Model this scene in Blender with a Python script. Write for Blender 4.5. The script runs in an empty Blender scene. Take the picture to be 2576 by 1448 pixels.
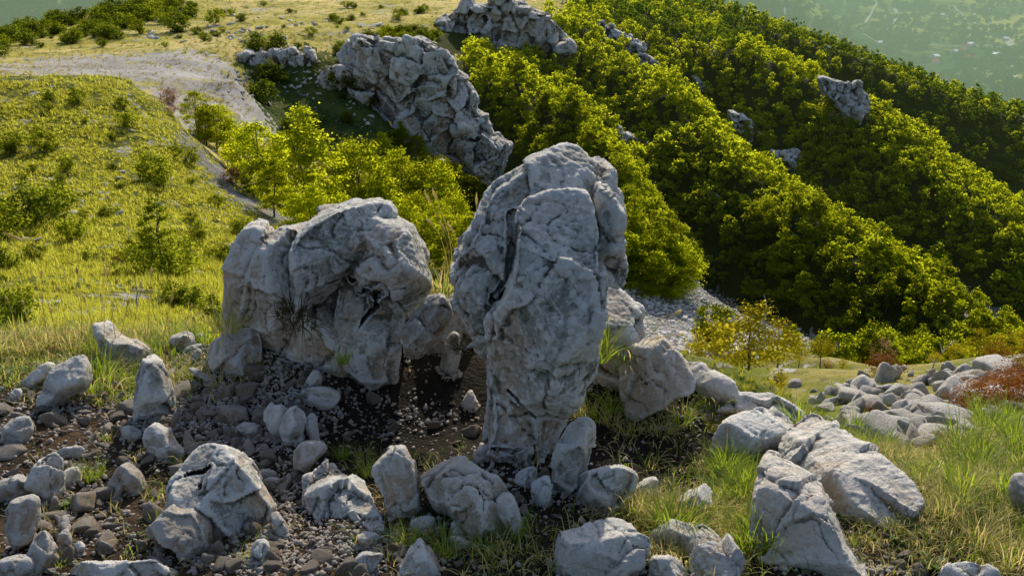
import bpy, math, random
import numpy as np
from mathutils import Vector, Matrix

rng = np.random.default_rng(11)
random.seed(11)
SC = bpy.context.scene
COL = SC.collection
PI = math.pi

# ------------------------------------------------------------------ camera maths
PITCH = math.radians(-18.0)
HFOV = math.radians(54.0)
TH = math.tan(HFOV / 2)
FW = np.array([0, math.cos(PITCH), math.sin(PITCH)])
UP = np.array([0, -math.sin(PITCH), math.cos(PITCH)])
RT = np.array([1.0, 0, 0])


def ray(px, py):
    """direction through a spot of the view (2576 x 1448 units), scaled so that y = 1"""
    px = np.asarray(px, float)
    py = np.asarray(py, float)
    a = (px - 1288) / 1288 * TH
    b = (724 - py) / 1288 * TH
    d = FW + a[..., None] * RT + b[..., None] * UP
    return d / d[..., 1:2]


def at(px, py, Y):
    return ray(px, py) * np.asarray(Y, float)[..., None]


def project(p):
    p = np.asarray(p, float)
    dz = p @ FW
    return 1288 + (p @ RT) / dz / TH * 1288, 724 - (p @ UP) / dz / TH * 1288


# ------------------------------------------------------------------ noise (numpy)
_perm = np.random.default_rng(3).permutation(256)
_perm = np.concatenate([_perm, _perm])
_g = np.random.default_rng(5).normal(size=(256, 3))
_g /= np.linalg.norm(_g, axis=1)[:, None]


def perlin(p):
    p = np.asarray(p, float)
    i = np.floor(p).astype(np.int64)
    f = p - i
    i &= 255
    u = f * f * f * (f * (f * 6 - 15) + 10)
    out = np.zeros(p.shape[:-1])
    for dx in (0, 1):
        wx = u[..., 0] if dx else 1 - u[..., 0]
        hx = _perm[(i[..., 0] + dx) & 255]
        for dy in (0, 1):
            wy = u[..., 1] if dy else 1 - u[..., 1]
            hy = _perm[(hx + i[..., 1] + dy) & 255]
            for dz in (0, 1):
                wz = u[..., 2] if dz else 1 - u[..., 2]
                g = _g[_perm[(hy + i[..., 2] + dz) & 255]]
                out += wx * wy * wz * (g[..., 0] * (f[..., 0] - dx) + g[..., 1] * (f[..., 1] - dy) + g[..., 2] * (f[..., 2] - dz))
    return out * 1.5


def fbm(p, octv=4, gain=.5, lac=2.03):
    a, s, o = 1.0, 0.0, 0.0
    q = np.asarray(p, float)
    for k in range(octv):
        o = o + a * perlin(q + 17.3 * k)
        s += a
        a *= gain
        q = q * lac
    return o / s


def ridged(p, octv=3, gain=.5, lac=2.1):
    a, s, o = 1.0, 0.0, 0.0
    q = np.asarray(p, float)
    for k in range(octv):
        o = o + a * (1 - np.abs(perlin(q + 9.1 * k)) * 1.6)
        s += a
        a *= gain
        q = q * lac
    return o / s


def worley(p, tilt=False):
    """distance to the first and second nearest cell point, and a random value of the cell
    (tilt: instead of that a random plane across the cell, for chipped faces)"""
    p = np.asarray(p, float)
    i = np.floor(p).astype(np.int64)
    f1 = np.full(p.shape[:-1], 9.0)
    f2 = f1.copy()
    cid = np.zeros(p.shape[:-1])
    for dx in (-1, 0, 1):
        for dy in (-1, 0, 1):
            for dz in (-1, 0, 1):
                c = i + (dx, dy, dz)
                h = _perm[(_perm[(_perm[c[..., 0] & 255] + c[..., 1]) & 255] + c[..., 2]) & 255]
                q = c + .5 + .48 * np.stack([np.sin(h * 12.9), np.sin(h * 78.2 + 1), np.sin(h * 37.7 + 2)], -1)
                d = np.linalg.norm(p - q, axis=-1)
                m = d < f1
                f2 = np.where(m, f1, np.minimum(f2, d))
                v = ((p - q) * _g[h]).sum(-1) if tilt else h / 255.
                cid = np.where(m, v, cid)
                f1 = np.where(m, d, f1)
    return f1, f2, cid


# ------------------------------------------------------------------ mesh helpers
def make_mesh(name, V, F, mats=(), smooth=True, fmat=None):
    """V (n,3); F (m,3|4) array or a list of such arrays"""
    me = bpy.data.meshes.new(name)
    V = np.ascontiguousarray(V, dtype=np.float32)
    Fs = F if isinstance(F, list) else [F]
    Fs = [np.asarray(f, dtype=np.int32) for f in Fs if len(f)]
    me.vertices.add(len(V))
    me.vertices.foreach_set('co', V.ravel())
    loops = np.concatenate([f.ravel() for f in Fs])
    tot = np.concatenate([np.full(len(f), f.shape[1], np.int32) for f in Fs])
    start = np.concatenate([[0], np.cumsum(tot)[:-1]]).astype(np.int32)
    me.loops.add(len(loops))
    me.loops.foreach_set('vertex_index', loops)
    me.polygons.add(len(tot))
    me.polygons.foreach_set('loop_start', start)
    me.polygons.foreach_set('loop_total', tot)
    for m in mats:
        me.materials.append(m)
    if fmat is not None:
        me.polygons.foreach_set('material_index', np.asarray(fmat, np.int32))
    me.update(calc_edges=True)
    me.polygons.foreach_set('use_smooth', np.full(len(tot), smooth, bool))
    me.validate()
    return me


def link(name, data, parent=None, loc=None, rot=None, scale=None):
    o = bpy.data.objects.new(name, data)
    COL.objects.link(o)
    if parent is not None:
        o.parent = parent
    if loc is not None:
        o.location = loc
    if rot is not None:
        o.rotation_euler = rot
    if scale is not None:
        o.scale = scale if hasattr(scale, '__len__') else (scale,) * 3
    return o


def tag(o, label=None, cat=None, group=None, kind=None):
    if label:
        o['label'] = label
    if cat:
        o['category'] = cat
    if group:
        o['group'] = group
    if kind:
        o['kind'] = kind
    return o


def dup(root, loc, rot, scale, label=None, group=None):
    r = root.copy()
    COL.objects.link(r)
    r.location, r.rotation_euler = loc, rot
    r.scale = scale if hasattr(scale, '__len__') else (scale,) * 3
    if label:
        r['label'] = label
    if group:
        r['group'] = group
    for ch in list(root.children):
        c = ch.copy()
        COL.objects.link(c)
        c.parent = r
        for g in list(ch.children):
            d = g.copy()
            COL.objects.link(d)
            d.parent = c
    return r


def poly_sdf(P, x, y):
    """signed distance (negative inside) of a closed polygon on a grid"""
    P = np.asarray(P, float)
    d = np.full(np.broadcast(x, y).shape, 1e9)
    s = np.ones(d.shape)
    n = len(P)
    for k in range(n):
        a, b = P[k], P[(k + 1) % n]
        e = b - a
        wx, wy = x - a[0], y - a[1]
        t = np.clip((wx * e[0] + wy * e[1]) / (e @ e + 1e-12), 0, 1)
        d = np.minimum(d, (wx - e[0] * t) ** 2 + (wy - e[1] * t) ** 2)
        c1, c2, c3 = y >= a[1], y < b[1], e[0] * wy > e[1] * wx
        s = np.where((c1 & c2 & c3) | (~c1 & ~c2 & ~c3), -s, s)
    return np.sqrt(d) * s


def in_poly(P, x, y):
    return poly_sdf(P, np.asarray(x, float), np.asarray(y, float)) < 0


def surface_nets(F, origin, h):
    nx, ny, nz = F.shape
    S = F < 0
    cs = [(a, b, c) for a in (0, 1) for b in (0, 1) for c in (0, 1)]
    sl = lambda A, a, b, c: A[a:nx - 1 + a, b:ny - 1 + b, c:nz - 1 + c]
    cnt = sum(sl(S, *c).astype(np.int8) for c in cs)
    act = (cnt > 0) & (cnt < 8)
    idx = np.full(act.shape, -1, np.int64)
    ii = np.argwhere(act)
    idx[act] = np.arange(len(ii))
    vals = {c: F[ii[:, 0] + c[0], ii[:, 1] + c[1], ii[:, 2] + c[2]] for c in cs}
    acc = np.zeros((len(ii), 3))
    num = np.zeros(len(ii))
    for c in cs:
        for ax in range(3):
            if c[ax] == 0:
                e = list(c)
                e[ax] = 1
                e = tuple(e)
                fa, fb = vals[c], vals[e]
                m = (fa < 0) != (fb < 0)
                t = np.where(m, fa / np.where(m, fa - fb, 1), 0)
                pos = np.array(c, float)[None].repeat(len(ii), 0)
                pos[:, ax] = t
                acc += pos * m[:, None]
                num += m
    V = origin + (ii + acc / num[:, None]) * h
    quads = []
    for ax in range(3):
        A = [slice(None)] * 3
        B = [slice(None)] * 3
        A[ax] = slice(0, -1)
        B[ax] = slice(1, None)
        ch = S[tuple(A)] != S[tuple(B)]
        o1, o2 = [(1, 2), (2, 0), (0, 1)][ax]
        e = np.argwhere(ch)
        e = e[(e[:, o1] > 0) & (e[:, o2] > 0) & (e[:, o1] < F.shape[o1] - 1) & (e[:, o2] < F.shape[o2] - 1)]
        q = []
        for d1, d2 in ((-1, -1), (0, -1), (0, 0), (-1, 0)):
            k = e.copy()
            k[:, o1] += d1
            k[:, o2] += d2
            q.append(idx[k[:, 0], k[:, 1], k[:, 2]])
        q = np.stack(q, 1)
        flip = ~S[e[:, 0], e[:, 1], e[:, 2]]
        q[flip] = q[flip][:, ::-1]
        quads.append(q[(q >= 0).all(1)])
    return V, np.concatenate(quads)


def vnormals(V, Q):
    n = np.cross(V[Q[:, 2]] - V[Q[:, 0]], V[Q[:, 3]] - V[Q[:, 1]])
    N = np.zeros_like(V)
    for k in range(4):
        np.add.at(N, Q[:, k], n)
    return N / (np.linalg.norm(N, axis=1)[:, None] + 1e-12)


# ------------------------------------------------------------------ node helper
class Mat:
    def __init__(s, name):
        s.m = bpy.data.materials.new(name)
        s.m.use_nodes = True
        s.t = s.m.node_tree
        s.n = s.t.nodes
        for k in list(s.n):
            s.n.remove(k)
        s.out = s.n.new('ShaderNodeOutputMaterial')
        s._pos = None

    def L(s, a, b):
        s.t.links.new(a, b)

    def put(s, sock, v):
        if isinstance(v, bpy.types.NodeSocket):
            s.L(v, sock)
        elif isinstance(v, (tuple, list)) and len(v) == 3 and sock.type == 'RGBA':
            sock.default_value = (*v, 1)
        else:
            sock.default_value = v

    def pos(s):
        if s._pos is None:
            s._pos = s.n.new('ShaderNodeNewGeometry')
        return s._pos.outputs['Position']

    def geo(s, k):
        s.pos()
        return s._pos.outputs[k]

    def objco(s):
        return s.n.new('ShaderNodeTexCoord').outputs['Object']

    def rand(s):
        return s.n.new('ShaderNodeObjectInfo').outputs['Random']

    def noise(s, scale, detail=4, rough=.55, dist=0, vec=None, color=False):
        k = s.n.new('ShaderNodeTexNoise')
        k.inputs['Scale'].default_value = scale
        k.inputs['Detail'].default_value = detail
        k.inputs['Roughness'].default_value = rough
        k.inputs['Distortion'].default_value = dist
        s.L(vec or s.pos(), k.inputs['Vector'])
        return k.outputs['Color' if color else 'Fac']

    def vor(s, scale, vec=None, feature='F1', out='Distance'):
        k = s.n.new('ShaderNodeTexVoronoi')
        k.feature = feature
        k.inputs['Scale'].default_value = scale
        s.L(vec or s.pos(), k.inputs['Vector'])
        return k.outputs[out]

    def ramp(s, fac, stops):
        k = s.n.new('ShaderNodeValToRGB')
        r = k.color_ramp
        while len(r.elements) < len(stops):
            r.elements.new(.5)
        for e, (p, c) in zip(r.elements, stops):
            e.position = p
            e.color = (c, c, c, 1) if isinstance(c, (int, float)) else (*c, 1)
        s.put(k.inputs[0], fac)
        return k.outputs[0]

    def step(s, fac, a, b, lo=0., hi=1.):
        k = s.n.new('ShaderNodeMapRange')
        k.interpolation_type = 'SMOOTHSTEP'
        s.put(k.inputs[0], fac)
        for i, v in enumerate((a, b, lo, hi)):
            k.inputs[i + 1].default_value = v
        return k.outputs[0]

    def mix(s, fac, a, b, mode='MIX'):
        k = s.n.new('ShaderNodeMix')
        k.data_type = 'RGBA'
        k.blend_type = mode
        s.put(k.inputs[0], fac)
        s.put(k.inputs[6], a)
        s.put(k.inputs[7], b)
        return k.outputs[2]

    def math(s, op, a, b=0.5):
        k = s.n.new('ShaderNodeMath')
        k.operation = op
        s.put(k.inputs[0], a)
        s.put(k.inputs[1], b)
        return k.outputs[0]

    def sep(s, v):
        k = s.n.new('ShaderNodeSeparateXYZ')
        s.L(v, k.inputs[0])
        return k.outputs

    def scale(s, v, sx, sy, sz):
        k = s.n.new('ShaderNodeVectorMath')
        k.operation = 'MULTIPLY'
        s.L(v, k.inputs[0])
        k.inputs[1].default_value = (sx, sy, sz)
        return k.outputs[0]

    def bump(s, h, strength=.5, dist=.01, normal=None):
        k = s.n.new('ShaderNodeBump')
        k.inputs['Strength'].default_value = strength
        k.inputs['Distance'].default_value = dist
        s.L(h, k.inputs['Height'])
        if normal:
            s.L(normal, k.inputs['Normal'])
        return k.outputs[0]

    def bsdf(s, color, rough=.9, normal=None, spec=.2):
        k = s.n.new('ShaderNodeBsdfPrincipled')
        s.put(k.inputs['Base Color'], color)
        s.put(k.inputs['Roughness'], rough)
        k.inputs['Specular IOR Level'].default_value = spec
        if normal:
            s.L(normal, k.inputs['Normal'])
        s.L(k.outputs[0], s.out.inputs[0])
        return s.m

    def leaf(s, color, trans_color, trans=.5, spec=.0, rough=.5):
        d = s.n.new('ShaderNodeBsdfDiffuse')
        s.put(d.inputs[0], color)
        t = s.n.new('ShaderNodeBsdfTranslucent')
        s.put(t.inputs[0], trans_color)
        x = s.n.new('ShaderNodeMixShader')
        x.inputs[0].default_value = trans
        s.L(d.outputs[0], x.inputs[1])
        s.L(t.outputs[0], x.inputs[2])
        o = x.outputs[0]
        if spec > 0:
            g = s.n.new('ShaderNodeBsdfGlossy')
            g.inputs['Roughness'].default_value = rough
            y = s.n.new('ShaderNodeMixShader')
            y.inputs[0].default_value = spec
            s.L(o, y.inputs[1])
            s.L(g.outputs[0], y.inputs[2])
            o = y.outputs[0]
        s.L(o, s.out.inputs[0])
        return s.m
# ------------------------------------------------------------------ terrain: one height function through control points
TREE = 2.3      # canopy height above the forest floor
CPS = []


def cp(px, py, Y, dz=0.0):
    p = at(px, py, Y)
    CPS.append((p[0], p[1], p[2] + dz))


def cw(x, y, z):
    CPS.append((x, y, z))


# the ledge we stand on
for x in (-3.2, -1.5, 0, 1.2):
    for y in (.4, 1.6, 2.6, 3.4):
        cw(x, y, -1.75 - .02 * abs(x))
for x, y, z in ((2.6, .4, -1.8), (2.6, 1.6, -1.85), (2.2, 2.6, -1.9), (1.8, 3.3, -1.84), (-.3, 3.55, -1.83), (.9, 3.45, -1.86), (0.1, 3.6, -1.87), (-.5, 3.7, -1.86), (-2.4, 4.1, -1.76), (-1.5, 4.2, -1.76),
                (-.6, 4.25, -1.68), (.45, 4.2, -1.69), (.95, 4.15, -1.70), (-3.5, 4.6, -1.8), (-2.2, 4.9, -1.86), (-1.2, 5.0, -1.95), (0, 5.0, -2.1), (1.5, 4.9, -2.25),
                (-4, 1, -1.8), (4.5, 1, -2.1), (-9, 2, -2.6), (9, 1, -3.5)):
    cw(x, y, z)
for a in ((540, 872, 4.2), (620, 895, 4.05), (700, 915, 3.98), (780, 950, 3.9), (860, 985, 3.9), (1560, 1045, 3.75), (1700, 1010, 3.9)):
    cp(*a)
for a in ((1050, 845, 4.4), (1110, 840, 4.4), (1170, 850, 4.4)):  # bank raised behind the boulder gap to keep sun out
    cp(*a)
# right: grass shoulder and rubble field
for a in ((2420, 1400, 2.75), (2350, 1230, 3.6), (2560, 1250, 3.6), (2200, 1130, 4.6), (2560, 1120, 5.0), (2080, 1100, 5.2), (2300, 1060, 6.3),
          (2080, 1020, 7.2), (2560, 1010, 7.4), (2300, 960, 9.2), (2560, 900, 11.5), (2120, 940, 10.2), (1900, 960, 9.5), (1780, 930, 11), (1880, 880, 16), (2040, 905, 15), (2300, 925, 12.5),
          (2700, 900, 11.5), (2800, 1050, 6.5)):
    cp(*a)
# beyond the field it breaks away into the gully with scree
for a in ((1620, 790, 70), (1745, 745, 84), (1790, 760, 92), (1880, 830, 88), (2000, 870, 84), (2150, 905, 80), (2350, 960, 72), (2576, 1000, 66), (1560, 900, 40), (1800, 990, 36), (2200, 1060, 34), (2576, 1100, 32),
          (1400, 800, 50), (2420, 745, 100), (2576, 860, 90), (2700, 950, 84)):
    cp(*a)
cw(2.2, 7.5, -3.6); cw(.6, 7, -3.2); cw(3, 13, -7.5); cw(0, 14, -7.2); cw(-1.5, 8, -3.3); cw(5, 22, -13); cw(0, 30, -13.5)
# left grass slope: a shallow bowl rising to a convex spur
for a in ((40, 800, 11), (250, 790, 12), (480, 800, 12), (40, 700, 19), (250, 690, 20), (480, 700, 20), (600, 740, 18), (30, 600, 27), (250, 590, 28), (480, 590, 29), (640, 640, 29), (30, 480, 36), (250, 470, 37),
          (430, 470, 38), (580, 540, 38), (30, 340, 45), (200, 330, 46), (360, 340, 47), (500, 430, 45), (0, 196, 56), (160, 193, 57), (320, 200, 58), (420, 270, 55), (520, 380, 51), (640, 480, 47), (740, 560, 42), (800, 640, 36),
          (-150, 200, 56), (-200, 400, 42), (-250, 700, 20)):
    cp(*a)
# behind the spur it falls away; gully with beeches
for a in ((100, 225, 66), (330, 245, 68), (470, 345, 63), (600, 500, 57), (720, 600, 53), (900, 690, 49), (560, 350, 72), (700, 450, 74), (850, 530, 74), (1000, 620, 66), (1150, 690, 60)):
    cp(*a, )
# gravel track and pad
for a in ((60, 176, 88), (60, 150, 100), (300, 172, 90), (300, 135, 105), (440, 200, 84), (480, 250, 78), (540, 160, 95), (600, 290, 76), (590, 200, 84), (640, 330, 73)):
    cp(*a)
# shaded bank below the low outcrop, facing us
for a in ((620, 145, 100), (720, 132, 102), (850, 150, 100), (660, 235, 95), (760, 240, 96), (900, 260, 95), (740, 340, 90), (850, 390, 87), (1000, 470, 85), (1100, 540, 84), (1000, 320, 94)):
    cp(*a)
# dry meadow plateau and skyline
for a in ((60, 130, 118), (300, 110, 125), (600, 95, 128), (800, 90, 122), (960, 88, 112), (0, 88, 150), (140, 50, 162), (280, 20, 172), (430, 0, 182), (300, 60, 150), (600, 30, 165), (850, 40, 150), (1050, 60, 140),
          (700, -20, 215), (1000, -10, 190), (1250, -15, 185), (1450, -20, 190), (1100, 25, 160), (1280, 10, 158)):
    cp(*a)
for a in ((0, 88, 166, -7), (140, 50, 180, -7), (280, 20, 192, -8), (430, 0, 204, -8), (-100, 110, 160, -5)):
    cp(*a)
for a in ((-200, 150, 150), (0, 130, 215), (200, 90, 240), (450, 40, 270), (750, 10, 300), (1100, -5, 290)):
    cp(*a)
# spurs of the wooded flank: crest lines (given at canopy level) falling to the right, each with a steep side towards us
def spur(crest, foot, slope=.9):
    for c in crest:
        cp(*c, -TREE)
    X, PY, YY = (np.array(k, float) for k in zip(*crest))
    for px, py in foot:
        pc, yc = np.interp(px, X, PY), np.interp(px, X, YY)
        zc, g = at(px, pc, yc)[2], -at(px, py, 1.0)[2]
        yb = (slope * yc - zc) / (slope + g)
        for w in (0, .5):
            q = at(px, py, yb) * (1 - w) + at(px, pc, yc) * w
            CPS.append((q[0], q[1], q[2] - TREE))
        q = at(px, py, yb)
        CPS.append((q[0] - .1, q[1] - 5, q[2] - TREE - 2.2))


spur([(1160, 140, 122), (1300, 150, 117), (1440, 200, 108), (1540, 320, 98), (1600, 470, 90)], [(1200, 560), (1300, 600), (1430, 620), (1540, 640)])
for a in ((1560, 500, 82), (1600, 525, 80), (1670, 590, 77), (1715, 680, 75)):
    cp(*a, -TREE)
spur([(1460, 30, 152), (1580, 110, 140), (1680, 190, 131), (1780, 310, 120), (1900, 410, 111), (2010, 490, 104), (2160, 600, 96), (2340, 740, 87), (2520, 840, 80), (2620, 900, 77)],
     [(1500, 200), (1600, 330), (1680, 520), (1770, 690), (1880, 790), (2010, 840), (2150, 880), (2300, 915)])
spur([(1740, 60, 170), (1880, 105, 163), (2030, 180, 155), (2180, 270, 146), (2270, 400, 138), (2400, 490, 130), (2576, 630, 120), (2700, 720, 114)],
     [(1800, 290), (1900, 390), (2030, 480), (2150, 570), (2280, 670), (2400, 760), (2540, 830)])
spur([(1600, -20, 222), (1830, 5, 222), (2000, 72, 218), (2160, 134, 214), (2350, 202, 208), (2576, 282, 204), (2750, 340, 200)],
     [(1960, 120), (2080, 180), (2200, 290), (2350, 440), (2480, 540), (2640, 660)])
for a in ((1700, 60, 280), (2000, 160, 270), (2300, 260, 262), (2700, 400, 250)):
    cp(*a, -8)
for x, y in ((-300, 250), (-230, 300), (-160, 320), (-90, 330), (-20, 335), (60, 335), (-130, 290), (-190, 250)):
    cw(x, y, -48)
CPS = np.array(CPS)


def _k(r2):
    return np.sqrt(r2 + .04)


def _solve():
    n = len(CPS)
    A = np.zeros((n + 3, n + 3))
    d2 = ((CPS[:, None, :2] - CPS[None, :, :2]) ** 2).sum(-1)
    A[:n, :n] = _k(d2) + np.diag(-.02 - .0012 * np.hypot(CPS[:, 0], CPS[:, 1]))
    A[:n, n] = 1
    A[:n, n + 1:] = CPS[:, :2]
    A[n:, :n] = A[:n, n:].T
    return np.linalg.solve(A, np.concatenate([CPS[:, 2], [0, 0, 0]]))


_W = _solve()


def base_h(x, y):
    sh = np.shape(x)
    x, y = np.ravel(x), np.ravel(y)
    out = np.zeros(len(x))
    for s in range(0, len(x), 40000):
        X, Y = x[s:s + 40000], y[s:s + 40000]
        d2 = (X[:, None] - CPS[None, :, 0]) ** 2 + (Y[:, None] - CPS[None, :, 1]) ** 2
        out[s:s + 40000] = _k(d2) @ _W[:-3] + _W[-3] + _W[-2] * X + _W[-1] * Y
    return out.reshape(sh)


NA, NR = 900, 1000
AZ = np.linspace(math.radians(-76), math.radians(76), NA)
# finer towards the middle of the view
AZ = np.sign(AZ) * (np.abs(AZ) / math.radians(76)) ** 1.45 * math.radians(76)
LR = np.linspace(math.log(.5), math.log(330), NR)
_az, _r = np.meshgrid(AZ, np.exp(LR), indexing='ij')
GX, GY = np.sin(_az) * _r, np.cos(_az) * _r
GZ = base_h(GX, GY)
_p3 = np.stack([GX, GY, np.zeros_like(GX)], -1)


def sm(x, a, b):
    t = np.clip((x - a) / (b - a), 0, 1)
    return t * t * (3 - 2 * t)


GZ += (1 - sm(_r, 5.5, 9)) * (.030 * fbm(_p3 * 3.2, 3) + .014 * fbm(_p3 * 11, 3))
GZ += sm(_r, 6, 14) * (1 - sm(_r, 50, 90)) * (.22 * fbm(_p3 * .35, 3) + .07 * ridged(_p3 * 1.3, 2))
GZ += sm(_r, 85, 110) * 1.5 * fbm(_p3 * .045 + 7.7, 2) * sm(GX, -5, 12)
GZ += sm(_r, 40, 90) * (.55 * fbm(_p3 * .09, 4) + .25 * fbm(_p3 * .5, 2))


def height(x, y):
    """terrain height by bilinear look-up in the sheet"""
    x, y = np.asarray(x, float), np.asarray(y, float)
    a = np.clip(np.interp(np.arctan2(x, y), AZ, np.arange(NA)), 0, NA - 1.001)
    b = np.clip((np.log(np.maximum(np.hypot(x, y), .3)) - LR[0]) / (LR[1] - LR[0]), 0, NR - 1.001)
    i, j = a.astype(int), b.astype(int)
    u, v = a - i, b - j
    return GZ[i, j] * (1 - u) * (1 - v) + GZ[i + 1, j] * u * (1 - v) + GZ[i, j + 1] * (1 - u) * v + GZ[i + 1, j + 1] * u * v


_TS = np.exp(np.linspace(math.log(1.2), math.log(320), 900))


def hit(px, py, lift=0.0):
    """where the view through a spot meets the terrain -> points (n,3); y = nan where it misses"""
    px, py = np.atleast_1d(np.asarray(px, float)), np.atleast_1d(np.asarray(py, float))
    out = np.full((len(px), 3), np.nan)
    for s in range(0, len(px), 4000):
        d = ray(px[s:s + 4000], py[s:s + 4000])
        P = d[:, None, :] * _TS[None, :, None]
        below = P[..., 2] < height(P[..., 0], P[..., 1]) + lift * (P[..., 1] > 45)
        k = below.argmax(1)
        ok = below.any(1) & (k > 0)
        t0, t1 = _TS[np.maximum(k - 1, 0)], _TS[k]
        for _ in range(5):
            tm = (t0 + t1) / 2
            pm = d * tm[:, None]
            b = pm[:, 2] < height(pm[:, 0], pm[:, 1]) + lift * (pm[:, 1] > 45)
            t1 = np.where(b, tm, t1)
            t0 = np.where(b, t0, tm)
        res = d * t1[:, None]
        res[~ok] = np.nan
        out[s:s + 4000] = res
    return out


def slope_normal(x, y, e=.3):
    hx = (height(x + e, y) - height(x - e, y)) / (2 * e)
    hy = (height(x, y + e) - height(x, y - e)) / (2 * e)
    n = np.stack([-hx, -hy, np.ones_like(hx)], -1)
    return n / np.linalg.norm(n, axis=-1)[..., None]


# ---- which part of the sheet is what
TRACK = [(-900, 185), (-200, 184), (0, 184), (330, 204), (400, 240), (440, 300), (480, 345), (560, 330), (640, 350), (700, 330), (645, 262), (600, 185), (560, 143), (480, 128), (300, 130), (110, 148), (60, 160), (-900, 160)]
SCREE1 = [(1500, 690), (1730, 690), (1870, 780), (2170, 890), (2200, 940), (2050, 935), (1830, 900), (1700, 890), (1500, 830)]
SCREE2 = [(2320, 680), (2420, 720), (2700, 890), (2700, 960), (2560, 880), (2420, 790)]
SCREE3 = [(455, 330), (520, 385), (600, 470), (740, 545), (800, 600), (690, 580), (600, 520), (520, 440), (440, 340)]
BANK = [(600, 140), (760, 118), (900, 150), (1000, 120), (1290, 400), (1280, 520), (1150, 540), (900, 430), (700, 360), (640, 300)]


def regions(x, y, z):
    px, py = project(np.stack([x, y, z], -1))
    r = np.hypot(x, y)
    j = fbm(np.stack([x, y, x * 0], -1) * (9 / np.maximum(r, 1))[..., None], 3)
    dj = np.random.default_rng(4).normal(size=(2,) + x.shape) * np.where(r > 30, 7, 2)
    jx = px + j * 26 + dj[0]
    jy = py + j * 16 + dj[1]
    reg = np.full(x.shape, 6)                                              # forest_floor
    edge = np.interp(jx, [-500, 0, 500, 1100, 1500, 1760, 1780, 2080, 3200], [4.9, 4.9, 5.1, 4.8, 4.6, 4.0, 3.7, 3.9, 5.0]) + j * .3
    reg[(y > 60) & (jx < np.where(jy < 60, 1480 - (60 - jy) * 1.0, np.where(jy < 140, 1090, 1150)))] = 3                                         # meadow
    reg[in_poly(BANK, jx, jy) & (y > 78) & (y < 118)] = 4                  # bank
    reg[in_poly(TRACK, jx, jy) & (y > 62) & (y < 116)] = 2                 # track
    reg[(y < 59) & (jx < 780 + (jy - 560) * .6) & (y > 5)] = 1                                # hillside
    reg[in_poly(SCREE3, jx, jy) & (y > 38) & (y < 72)] = 5
    reg[(in_poly(SCREE1, jx, jy) | in_poly(SCREE2, jx, jy)) & (y > 40)] = 5
    reg[(y > 3) & (y < 20) & (jx > 1640)] = 7                               # rocky ground, right
    reg[r < edge] = 0                                                       # ledge
    return reg
# ------------------------------------------------------------------ materials
M = {}


def ground_mat():
    m = Mat('dark_soil')
    a = m.noise(1.3, 5, .6)
    b = m.noise(9, 6, .65)
    c = m.noise(60, 4, .6)
    col = m.mix(m.step(a, .42, .66), (.014, .011, .008), (.105, .062, .032))
    col = m.mix(m.step(b, .52, .8), col, (.07, .05, .032))
    col = m.mix(m.step(c, .35, .7), col, (.05, .045, .04), 'MULTIPLY')
    col = m.mix(m.step(c, .40, .72), m.mix(.0, col, col), m.mix(.3, col, (.15, .12, .09)))
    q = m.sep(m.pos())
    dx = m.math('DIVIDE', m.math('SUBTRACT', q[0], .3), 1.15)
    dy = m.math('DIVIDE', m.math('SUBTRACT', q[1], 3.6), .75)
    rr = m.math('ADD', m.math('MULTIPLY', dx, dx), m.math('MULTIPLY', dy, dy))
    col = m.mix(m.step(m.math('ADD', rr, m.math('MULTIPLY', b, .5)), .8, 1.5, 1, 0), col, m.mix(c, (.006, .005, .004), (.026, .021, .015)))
    h = m.math('ADD', m.noise(28, 8, .7), m.math('MULTIPLY', m.vor(55), .5))
    M['soil'] = m.bsdf(col, .95, m.bump(h, .8, .02), .1)


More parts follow.
